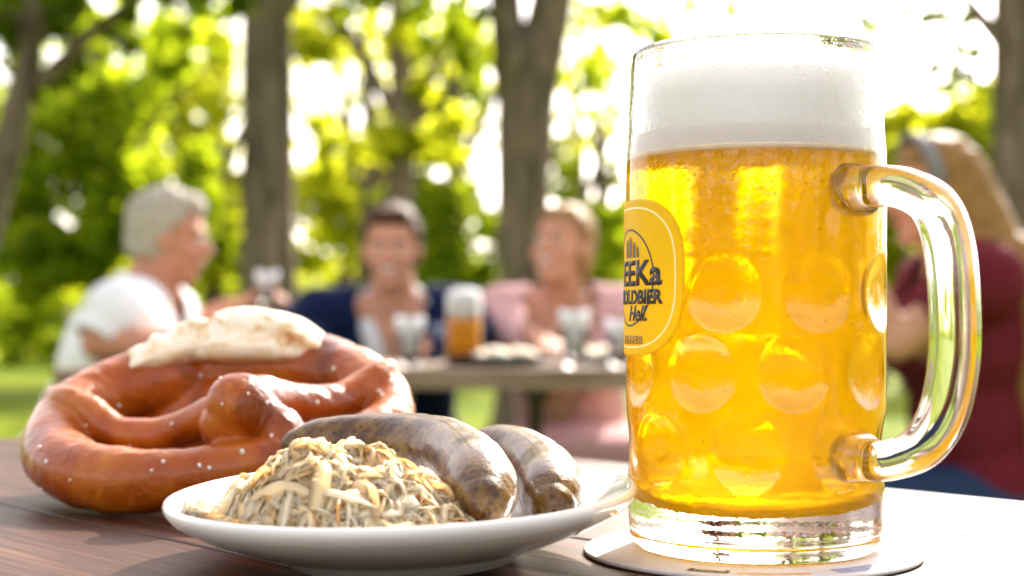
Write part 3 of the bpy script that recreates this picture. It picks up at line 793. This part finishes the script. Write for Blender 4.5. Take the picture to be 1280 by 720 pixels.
# ------------------------------------------------------------------ far table and benches
FT = empty('garden_table', (-.05, 3.2, 0)); tag(FT, 'weathered wooden garden table with black crossed iron legs where the people sit', 'table')
x0, x1, y0, y1 = -.90, .74, 2.86, 3.54
b = MB()
for k in range(6): b.box(((x0+x1)/2+.05, y0+(k+.5)*(y1-y0)/6-3.2, TZ-.02), (x1-x0, (y1-y0)/6-.008, .04))
b.build('tabletop', WOOD_FAR, FT, False, .003)
for lx in (-.62, .10, .66):
    b = MB()
    for s in (-1, 1):
        a = Vector((lx, s*.27, .0)); c = Vector((lx, -s*.24, TZ-.045)); d = c-a
        b.box((a+c)/2, (.035, .022, d.length), d.to_track_quat('Z', 'X').to_matrix())
    b.box((lx, 0, TZ-.052), (.045, .56, .022)); b.build('leg', IRON, FT, False, .002)
b = MB(); b.box((.02, 0, .36), (1.28, .02, .02)); b.build('stretcher', IRON, FT, False, .002)
def bench(cx, cy, L, rz, lab):
    r = empty('bench', (cx, cy, 0), rz); tag(r, lab, 'bench', 'benches around the garden table')
    b = MB(); b.box((0, -.075, .375), (L, .14, .03)); b.box((0, .075, .375), (L, .14, .03)); b.build('seat', WOOD_FAR, r, False, .003)
    for s in (-1, 1):
        b = MB(); lx = s*(L/2-.12)
        for q in (-1, 1):
            a = Vector((lx, q*.12, 0)); c = Vector((lx, -q*.1, .345)); d = c-a; b.box((a+c)/2, (.03, .02, d.length), d.to_track_quat('Z', 'X').to_matrix())
        b.box((lx, 0, .35), (.035, .24, .018)); b.build('leg', IRON, r, False, .002)
bench(-.05, 4.20, 1.5, 0, 'long bench behind the garden table carrying the man and woman who face us')
bench(-1.22, 3.45, .7, R_(90), 'short bench at the left end of the garden table under the white shirted man')
bench(1.0, 3.05, .7, R_(90), 'short bench at the right end of the garden table under the long haired woman')

# ------------------------------------------------------------------ people
SKIN = simple('skin', (.54, .27, .18), .6, .08, 40, .15, .001, .4, sss=.15, ssc=.02)
SKIN2 = simple('skin_tanned', (.49, .22, .14), .6, .08, 40, .15, .001, .4, sss=.15, ssc=.02)
WHITE = simple('white_cotton', (.78, .79, .84), .85, .05, 25, .6, .006, .06)
NAVY = simple('navy_wool', (.008, .016, .055), .85, .2, 60, .6, .006, .06)
PINK = simple('dusty_pink_knit', (.66, .40, .40), .9, .08, 60, .7, .006, .06)
BEIGE = simple('beige_cotton', (.56, .36, .26), .85, .08, 60, .5, .005, .06)
MAROON = simple('maroon_cotton', (.13, .016, .026), .85, .12, 60, .5, .005, .06)
DENIM = simple('dark_denim', (.025, .045, .10), .85, .25, 90, .6, .003, .06)
DARKT = simple('dark_trousers', (.02, .022, .03), .85, .2, 60, .4, .004, .06)
GREYH = simple('grey_hair', (.46, .41, .34), .55, .35, 90, .9, .006, .12)
BROWNH = simple('brown_hair', (.075, .032, .014), .5, .35, 90, .9, .006, .12)
BLONDH = simple('blond_hair', (.34, .185, .065), .45, .35, 90, .9, .006, .12)
EYEW = simple('eye_white', (.75, .75, .73), .2, .02, 50, 0); DARK = simple('pupil', (.02, .015, .012), .2, .1, 50, 0)
TEETH = simple('teeth', (.80, .76, .70), .3, .03, 50, 0); LIP = simple('lips', (.45, .14, .12), .45, .1, 80, .1)
SHOE = simple('dark_leather', (.03, .02, .018), .45, .2, 40, .2); BAND = simple('grey_fabric', (.20, .19, .20), .8, .1, 80, .4)

def person(lab, hip, rz, head, face, hands, mats, hair='short', female=False, smile=True, sleeve='long', knee_w=.13, top='shirt', bulk=1.0):
    """hip, head, hands in world metres; rz the way the body faces (local +Y); face = (yaw, pitch) of the head relative to world."""
    hip = Vector(hip); head = Vector(head)
    root = empty('person', (hip.x, hip.y, 0)); tag(root, lab, 'person')
    B = Matrix.Rotation(rz, 3, 'Z'); fw = B@Vector((0,1,0)); rt = B@Vector((1,0,0)); up = Vector((0,0,1))
    HR = Matrix.Rotation(face[0], 3, 'Z')@Matrix.Rotation(face[1], 3, 'X')*1.0; HR = HR*.90
    hf = HR@Vector((0,1,0)); hu = HR@Vector((0,0,1)); hr = HR@Vector((1,0,0))
    neckb = head-up*.145-fw*.045
    TL = (neckb-hip).length
    ax = (neckb-hip).normalized(); sw = (.172 if female else .20)*bulk
    tor = Matrix((rt, ax.cross(rt), ax)).transposed()
    k = (.92 if female else 1.0)*bulk; sw0 = bulk
    chest = hip+ax*TL*.68; waist = hip+ax*TL*.33
    sh = [neckb-ax*.035+rt*s*sw for s in (-1, 1)]
    bd = MB()
    def torso(m, g):
        m.ell(hip+up*.01, (.165*k+g, .125+g, .12+g), tor); m.ell(waist, (.145*k+g, .112+g, .16+g), tor)
        m.ell(chest, (.172*k+g, .122+g, .155+g), tor); m.ell(neckb-ax*.07, (.165*k+g, .095+g, .075+g), tor)
        if female:
            for s in (-1, 1): m.ell(chest+ax*.02+rt*s*.075+tor@Vector((0,1,0))*.085, .062+g)
        for s in (0, 1): m.cap(neckb-ax*.02, sh[s], .055+g, .056+g)
    torso(bd, 0)
    bd.cap(neckb-ax*.03, head-hu*.05-hf*.015, .062*k, .054*k)
    # head
    bd.ell(head+hu*.035-hf*.012, (.076, .095, .092), HR, 28, 18)
    bd.ell(head-hu*.035+hf*.022, (.060, .066, .082), HR, 24, 16)
    bd.ell(head-hu*.088+hf*.062, (.030, .024, .022), HR); bd.cap(head+hu*.02+hf*.083, head-hu*.018+hf*.103, .0095, .0145)
    for s in (-1, 1):
        bd.ell(head-hu*.022+hr*s*.042+hf*.055, (.026, .028, .024), HR)
        bd.ell(head+hr*s*.079-hf*.005-hu*.005, (.009, .020, .032), HR); bd.ell(head-hu*.018+hr*s*.014+hf*.09, .011)
    bd.ell(head+hu*.036+hf*.072, (.055, .018, .012), HR)
    arm = MB(); 
    def limb(m, g, parts):
        for i, (shp, (el, ha)) in enumerate(zip(sh, hands)):
            el = Vector(el); ha = Vector(ha)
            if 'u' in parts: m.cap(shp, el, .050*k+g, .040*k+g)
            if 'f' in parts: m.cap(el, ha+(el-ha).normalized()*(.02 if g else .07), .039*k+g, (.027+g))
            if 'h' in parts:
                w = ha+(el-ha).normalized()*.07; m.cap(el, w, .039*k, .026*k)
                d = (ha-w).normalized(); side = d.cross(up).normalized() if abs(d.z) < .9 else rt; nrm = side.cross(d).normalized()
                if nrm.z > 0: nrm = -nrm
                pal = w+d*.045; q = Matrix((side, nrm, d)).transposed(); m.ell(pal, (.040, .016, .050), q)
                for f_, (o_, L_) in enumerate(((-.030, .062), (-.010, .072), (.010, .068), (.029, .054))):
                    a0 = pal+d*.038+side*o_; a1 = a0+d*L_*.45+nrm*.008; a2 = a1+d*L_*.28+nrm*L_*.30; a3 = a2+d*.004+nrm*L_*.30
                    m.cap(a0, a1, .0098, .009, 8); m.cap(a1, a2, .009, .0082, 8); m.cap(a2, a3, .0082, .0072, 8)
                s = -1 if i else 1
                t0 = w+d*.018+side*s*.032; t1 = t0+side*s*.020+d*.030+nrm*.006; t2 = t1+d*.028+nrm*.012
                m.cap(t0, t1, .0125, .0105, 8); m.cap(t1, t2, .0105, .0085, 8)
    limb(bd, 0, 'uh')
    knees = [hip+rt*s*knee_w+fw*.43-up*.02 for s in (-1, 1)]; ank = [kk+fw*.04-up*(kk.z-.09) for kk in knees]
    hj = [hip+rt*s*.09-up*.02 for s in (-1, 1)]
    for a, c, d in zip(hj, knees, ank):
        bd.cap(a, c, .082*k, .056*k); bd.cap(c, d, .054*k, .038*k); bd.cap(d-up*.03, d+fw*.13-up*.055, .036, .030)
    body = fuse(bd, .0062, 3); setparent(link('body', body, mats['skin']), root)
    # clothing
    c = MB(); torso(c, .021); limb(c, .014, 'uf' if sleeve == 'long' else ('u' if sleeve == 'short' else ''))
    me = fuse(c, .009, 5); inv_t = tor.transposed()
    for v in me.vertices: v.co += (v.co-(hip+ax*.3)).normalized()*.005*wob(v.co.x, v.co.y, v.co.z, 32)
    if sleeve == 'short':                   # sleeve ends at mid upper arm
        mids = [s_+(Vector(h_[0])-s_)*(1.04 if bulk > 1 else .6) for s_, h_ in zip(sh, hands)]; dirs = [(Vector(h_[0])-s_).normalized() for s_, h_ in zip(sh, hands)]
        cut(me, lambda q: any((q-m_).dot(d_) > 0 and (q-m_).length < .16 and (q-m_-d_*(q-m_).dot(d_)).length < .075 for m_, d_ in zip(mids, dirs)))
    def loc(q): return inv_t@(q-neckb)
    vw = {'shirt': .075, 'open': .085, 'knit': .09, 'vest': .06}[top]; dp = {'shirt': .17, 'open': .50, 'knit': .5, 'vest': .08}[top]
    def neckcut(q):
        l = loc(q); y_ = l.y
        if l.z > .012 and abs(l.x) < .085: return True
        return y_ > .02 and -dp < l.z and abs(l.x) < vw*(1+(l.z)/dp)
    cut(me, neckcut)
    nm = {'shirt': 'shirt', 'open': 'blazer', 'knit': 'cardigan', 'vest': 'top'}[top]
    g = link(nm, me, mats['top']); so = g.modifiers.new('t', 'SOLIDIFY'); so.thickness = .006; so.offset = 1; setparent(g, root)
    if 'under' in mats:
        c = MB(); torso(c, .012); me = fuse(c, .009, 4)
        d2 = .11 if not female else .13
        cut(me, lambda q: (loc(q).z > .0 and abs(loc(q).x) < .09) or (loc(q).y > .0 and loc(q).z > -d2 and abs(loc(q).x) < (.075 if female else .048)*(1+loc(q).z/d2)))
        g = link('shirt' if not female else 'dress', me, mats['under']); so = g.modifiers.new('t', 'SOLIDIFY'); so.thickness = .004; so.offset = 1; setparent(g, root)
    if top in ('shirt', 'open'):
        cm = MB()
        for s in (-1, 1):
            a = neckb+rt*s*.075-tor@Vector((0,1,0))*.02+ax*.015; e = neckb+rt*s*.035+tor@Vector((0,1,0))*.095-ax*.055
            sweep(cm, [(*(neckb-tor@Vector((0,1,0))*.085+ax*.03), .018), (*a, .020), (*e, .016)], 6, 10, sx=1, sy=.35)
        g = fuse(cm, .004, 2); setparent(link('collar', g, mats.get('under', mats['top'])), root)
    c = MB(); c.ell(hip-up*.005, (.178*k, .14, .11), tor)
    for a, q, d in zip(hj, knees, ank): c.cap(a, q, .096*k, .072*k); c.cap(q, d+up*.02, .070*k, .056*k)
    if 'skirt' in mats:
        c.cap(knees[0]-up*.02, knees[1]-up*.02, .09, .09); c.ell((knees[0]+knees[1])/2-fw*.2, (.19, .2, .09), B)
    me = fuse(c, .009, 5)
    if 'skirt' in mats:
        zk = knees[0].z-.22; cut(me, lambda q: q.z < zk)
    g = link('skirt' if 'skirt' in mats else 'trousers', me, mats['legs']); so = g.modifiers.new('t', 'SOLIDIFY'); so.thickness = .005; so.offset = 1; setparent(g, root)
    for d in ank:
        s_ = MB(); s_.cap(d-up*.035-fw*.03, d+fw*.14-up*.052, .045, .036); me = fuse(s_, .006, 3)
        for v in me.vertices: v.co.z = max(v.co.z, .004)
        setparent(link('shoe', me, SHOE), root)
    # hair
    h = MB(); HRt = HR.inverted()
    h.ell(head+hu*.042-hf*.016, (.085, .103, .097), HR, 30, 20)
    h.ell(head-hf*.040-hu*.012, (.074, .072, .085), HR)
    if hair == 'short': h.ell(head+hu*.100+hf*.030, (.062, .050, .030), HR)
    if hair == 'bob':
        h.ell(head+hu*.08+hf*.03, (.074, .065, .04), HR)
        h.ell(head-hf*.05-hu*.02, (.080, .070, .09), HR)
    if hair == 'long':
        for s in (-1, 0, 1):
            sweep(h, [(*(head+hu*.05-hf*.05+hr*s*.04), .05), (*(head-hf*.09-hu*.06+hr*s*.055), .052), (*(neckb-fw*.13-up*.10+rt*s*.06), .052), (*(neckb-fw*.15-up*.27+rt*s*.05), .040), (*(neckb-fw*.13-up*.40+rt*s*.03), .016)], 6, 12)
    if hair == 'long':
        for (a_, b2_) in ((.05, .03), (.10, .08), (.12, .14)):
            sweep(h, [(*(head+hu*.03-hf*.05-hr*.045), .045), (*(head-hu*.09-hf*.06-hr*.055), .045), (*(neckb-rt*a_-fw*(b2_+.03)-up*.04), .045), (*(neckb-rt*a_-fw*(b2_+.05)-up*.20), .045), (*(neckb-rt*a_*.9-fw*(b2_+.07)-up*.36), .034), (*(neckb-rt*a_*.8-fw*(b2_+.06)-up*.46), .014)], 6, 12)
    if hair == 'tied':
        h.ell(head-hf*.095+hu*.01, (.045, .045, .045), HR)
        sweep(h, [(*(head-hf*.10), .035), (*(head-hf*.11-hu*.10+hr*.02), .034), (*(neckb-fw*.08-up*.06+rt*.03), .028), (*(neckb-fw*.08-up*.18+rt*.04), .010)], 6, 12)
    me = fuse(h, .006, 3)
    def faceside(q):
        l = HRt@(q-head); return l.y > .040 and l.z < .078 and abs(l.x) < .082 or (l.y > .012 and l.z < .045) or (hair == 'short' and l.z < -.05 and (q-head).length < .2)
    cut(me, faceside)
    for v in me.vertices: v.co += (v.co-head).normalized()*.0045*wob(v.co.x, v.co.y, v.co.z, 75)
    g = link('hair', me, mats['hair']); so = g.modifiers.new('t', 'SOLIDIFY'); so.thickness = .008; so.offset = 0; setparent(g, root)
    for s in (-1, 1):
        e = MB(); e.ell(head+hu*.012+hr*s*.032+hf*.0835, .0088, HR); ob = e.build('eye', EYEW); setparent(ob, root)
        e = MB(); e.ell(head+hu*.011+hr*s*.032+hf*.0895, .0052, HR); ob2 = e.build('pupil', DARK); setparent(ob2, root)
        e = MB(); e.cap(head+hu*.034+hr*s*.017+hf*.092, head+hu*.036+hr*s*.048+hf*.082, .0038, .0030, 8); setparent(e.build('eyebrow', mats['hair']), root)
    m_ = MB(); w_ = .026 if smile else .018
    pts = [(*(head-hu*(.052-.010*abs(t)**2)+hr*w_*t+hf*(.089-.012*t*t)), .0095*(1-.55*abs(t))) for t in (-1, -.5, 0, .5, 1)]
    sweep(m_, pts, 4, 10); setparent(m_.build('lips', LIP), root)
    if smile:
        m_ = MB(); pts = [(*(head-hu*(.0515-.010*abs(t)**2)+hr*w_*.8*t+hf*(.0965-.012*t*t)), .0055*(1-.5*abs(t))) for t in (-1, -.5, 0, .5, 1)]
        sweep(m_, pts, 4, 10); setparent(m_.build('teeth', TEETH), root)
    return root, dict(head=head, HR=HR, neckb=neckb)

def Q(a, b_, d): v = P(a, b_, d); return (v.x, v.y, v.z)
# man with grey hair, left end, facing right
person('grey haired man in a white shirt leaning on the garden table', (-1.05, 3.50, .46), R_(-90), Q(212, 300, 3.45), (R_(-84), R_(-8)),
       [((-.90, 3.80, .80), (-.665, 3.78, .905)), ((-.90, 3.20, .80), (-.64, 3.12, .785))], dict(skin=SKIN2, top=WHITE, legs=DENIM, hair=GREYH), 'short', smile=False, sleeve='short', top='shirt', bulk=1.10)
# the arms above are listed local-left first; body faces +x so local -x is world +y (far side)
person('dark haired laughing man in a navy blazer over a white shirt, facing us', (-.33, 4.17, .50), R_(180), Q(490, 313, 3.85), (R_(178), R_(-6)),
       [((-.09, 3.80, .80), (-.22, 3.46, .785)), ((-.62, 3.80, .80), (-.44, 3.44, .785))], dict(skin=SKIN, top=NAVY, under=WHITE, legs=DARKT, hair=BROWNH), 'short', sleeve='long', top='open', bulk=1.0)
person('laughing fair haired woman in a dusty pink cardigan, head turned to her right', (.18, 4.16, .50), R_(180), Q(702, 312, 3.85), (R_(148), R_(10)),
       [((.44, 3.80, .80), (.30, 3.46, .785)), ((.035, 3.76, .80), (.09, 3.44, .785))], dict(skin=SKIN, top=PINK, under=BEIGE, legs=PINK, hair=BLONDH, skirt=1), 'tied', female=True, sleeve='long', top='knit')
r, info = person('woman with long golden hair and a maroon top, at the right', (.99, 3.05, .49), R_(90), Q(1166, 246, 3.0), (R_(96), R_(-4)),
       [((.75, 2.86, .80), (.68, 2.88, .985)), ((.82, 3.24, .82), (.62, 3.20, .80))], dict(skin=SKIN, top=MAROON, legs=DENIM, hair=BLONDH), 'long', female=True, smile=False, sleeve='short', top='vest')
b = MB(); hd, HRm = info['head'], info['HR']
vs = []; n = 40
for i in range(n):
    t = R_(-100+200*i/(n-1))
    for y_ in (-.005, .028): vs.append(hd+HRm@Vector(((.0965)*math.sin(t), y_-.02+.02*math.cos(t)+.03, .04+(.108)*math.cos(t))))
b.add(vs, [(2*i, 2*i+1, 2*i+3, 2*i+2) for i in range(n-1)])
o = b.build('headband', BAND); s_ = o.modifiers.new('t', 'SOLIDIFY'); s_.thickness = .006; setparent(o, r)

# ------------------------------------------------------------------ things on the far table
GF = glass_mat('tumbler_glass', .02, 0)
def beer_glass(x, y, h, r, lab, beer_col, foam_h, group=None):
    root = empty('beer_glass', (x, y, TZ)); tag(root, lab, 'beer glass', group)
    b = MB(); b.lathe([(.0005, .0), (r*.95, 0), (r, .004), (r, h-.002), (r-.001, h), (r-.002, h-.002), (r-.0025, .012), (.0005, .012)], (0,0,0), 40); b.build('glass', GF, root)
    m = simple('lager', beer_col, .25, .05, 40, 0, sss=.0)
    nt = m.node_tree; p = [q for q in nt.nodes if q.type == 'BSDF_PRINCIPLED'][0]
    tb = nt.nodes.new('ShaderNodeBsdfTranslucent'); tb.inputs[0].default_value = (1, .62, .03, 1); mb2 = nt.nodes.new('ShaderNodeMixShader'); mb2.inputs[0].default_value = .65
    ob_ = [q for q in nt.nodes if q.type == 'OUTPUT_MATERIAL'][0]; nt.links.new(p.outputs[0], mb2.inputs[1]); nt.links.new(tb.outputs[0], mb2.inputs[2]); nt.links.new(mb2.outputs[0], ob_.inputs[0])
    b = MB(); b.lathe([(.0005, .010), (r-.002, .010), (r-.002, h-foam_h-.012), (.0005, h-foam_h-.012)], (0,0,0), 40); b.build('beer', m, root)
    b = MB(); b.lathe([(.0005, h-foam_h-.0125), (r-.0018, h-foam_h-.0125), (r-.002, h-.004), (r*.9, h+.006), (r*.5, h+.012), (.0005, h+.013)], (0,0,0), 40); b.build('foam', FOAM, root)
beer_glass(xat(580, 3.05), 3.05, .150, .037, 'glass of golden beer with white foam on the garden table by the navy blazer', (.90, .42, .02), .034)
def tumbler(x, y, lab, z=TZ, h=.075, r=.027, fill=True):
    root = empty('tumbler', (x, y, z)); tag(root, lab, 'glass', 'clear tumblers at the garden table')
    b = MB(); b.lathe([(.0005, .0), (r*.8, 0), (r*.85, .004), (r, h-.002), (r-.001, h), (r-.003, h-.002), (r*.8-.001, .012), (.0005, .010)], (0,0,0), 32); b.build('glass', GF, root)
    if fill:
        b = MB(); n_ = 24; rows = []
        for (q, z) in ((.25, .016), (.62, .03), (.8, h*.6), (1.0, h*.98), (1.12, h*1.15), (1.18, h*1.28), (.8, h*1.25), (.35, h*1.1), (.04, h*.9)):
            rows.append([(r*q*(1+.22*math.sin(5*2*math.pi*i/n_)*min(1, z/h))*math.cos(2*math.pi*i/n_)*.85, r*q*(1+.22*math.cos(4*2*math.pi*i/n_)*min(1, z/h))*math.sin(2*math.pi*i/n_)*.85, z+.010*math.sin(3*2*math.pi*i/n_)*(z > h)) for i in range(n_)])
        b.add([v for q in rows for v in q], [(j*n_+i, j*n_+(i+1) % n_, (j+1)*n_+(i+1) % n_, (j+1)*n_+i) for j in range(len(rows)-1) for i in range(n_)])
        b.build('napkin', WHITE, root)
tumbler(xat(512, 3.02), 3.02, 'clear tumbler holding a white napkin, in front of the navy blazer')
tumbler(xat(718, 2.98), 2.98, 'clear tumbler holding a white napkin, in front of the pink cardigan', h=.085)
tumbler(xat(775, 3.05), 3.05, 'clear tumbler half hidden by the big mug, right of the pink cardigan', h=.07)
tumbler(-.628, 3.745, 'small clear glass with a white napkin, held up by the grey haired man', z=.885, h=.062, r=.027)
FOODM = simple('bread_crumb', (.55, .30, .12), .7, .3, 60, .6, .003)
DARKP = simple('dark_glaze', (.03, .035, .045), .25, .1, 40, 0)
def small_plate(x, y, lab, m, food=True):
    root = empty('plate', (x, y, TZ)); tag(root, lab, 'plate', 'plates on the garden table')
    b = MB(); b.lathe([(.0005, 0), (.06, 0), (.085, .006), (.125, .020), (.127, .0225), (.122, .023), (.085, .011), (.06, .006), (.0005, .006)], (0,0,0), 56); b.build('dish', m, root)
    if food:
        f = empty('bread_slice', (x, y, TZ+.007)); tag(f, 'slices of bread on the '+lab.split(',')[0], 'bread', 'bread on the garden table plates')
        b = MB()
        for k in range(3): b.ell((-.05+.05*k, .01*k, .017), (.036, .042, .014), Matrix.Rotation(R_(14), 3, 'Y'))
        o = b.build('slice', CRUMB, f)
small_plate(xat(625, 3.06), 3.06, 'dark plate with a pale rim, in front of the pink cardigan', DARKP)
small_plate(xat(762, 3.25), 3.25, 'white plate beside the big mug, at the right of the garden table', CHINA)
small_plate(-.52, 3.12, 'white plate near the grey haired man, at the left of the garden table', CHINA)

# ------------------------------------------------------------------ light and camera
w = bpy.data.worlds.new('World'); sc.world = w; w.use_nodes = True; nt = w.node_tree
sky = nt.nodes.new('ShaderNodeTexSky'); sky.sky_type = 'NISHITA'; sky.sun_disc = False
SE, SA = R_(33), R_(22)                     # elevation, and azimuth to the right of the view direction
sky.sun_elevation = SE; sky.sun_rotation = SA; sky.air_density = 1.0; sky.dust_density = 2.0; sky.ozone_density = 1.0
bg = [n for n in nt.nodes if n.type == 'BACKGROUND'][0]; hs = nt.nodes.new('ShaderNodeHueSaturation'); hs.inputs['Saturation'].default_value = .28; nt.links.new(sky.outputs[0], hs.inputs['Color']); wm = nt.nodes.new('ShaderNodeMix'); wm.data_type = 'RGBA'; wm.blend_type = 'MULTIPLY'; wm.inputs[0].default_value = 1; wm.inputs[7].default_value = (1, .905, .87, 1); nt.links.new(hs.outputs[0], wm.inputs[6]); nt.links.new(wm.outputs[2], bg.inputs[0]); bg.inputs[1].default_value = .15
L = bpy.data.lights.new('Sun', 'SUN'); L.energy = 3.1; L.angle = R_(.53); L.color = (1, .93, .80)
s = bpy.data.objects.new('Sun', L); COL.objects.link(s)
dv = Vector((math.sin(SA)*math.cos(SE), math.cos(SA)*math.cos(SE), math.sin(SE)))
s.rotation_euler = dv.to_track_quat('Z', 'Y').to_euler(); s.location = dv*30

cd = bpy.data.cameras.new('Camera'); cam = bpy.data.objects.new('Camera', cd); COL.objects.link(cam)
cam.location = (0, 0, CZ); cam.rotation_euler = (R_(90), 0, 0)
cd.sensor_width = 36; cd.lens = 36*FPX/1280; cd.shift_y = (HY-360)/1280; cd.clip_start = .02; cd.clip_end = 1000
cd.dof.use_dof = True; cd.dof.focus_distance = .59; cd.dof.aperture_fstop = 6.8
sc.camera = cam
sc.view_settings.view_transform = 'Standard'; sc.view_settings.look = 'None'; sc.view_settings.exposure = 1.85; sc.view_settings.gamma = 1
sc.view_settings.use_curve_mapping = False
cy = sc.cycles; cy.max_bounces = 16; cy.transmission_bounces = 16; cy.glossy_bounces = 6; cy.diffuse_bounces = 4; cy.transparent_max_bounces = 8
cy.sample_clamp_indirect = 8; cy.use_denoising = True; cy.blur_glossy = .5
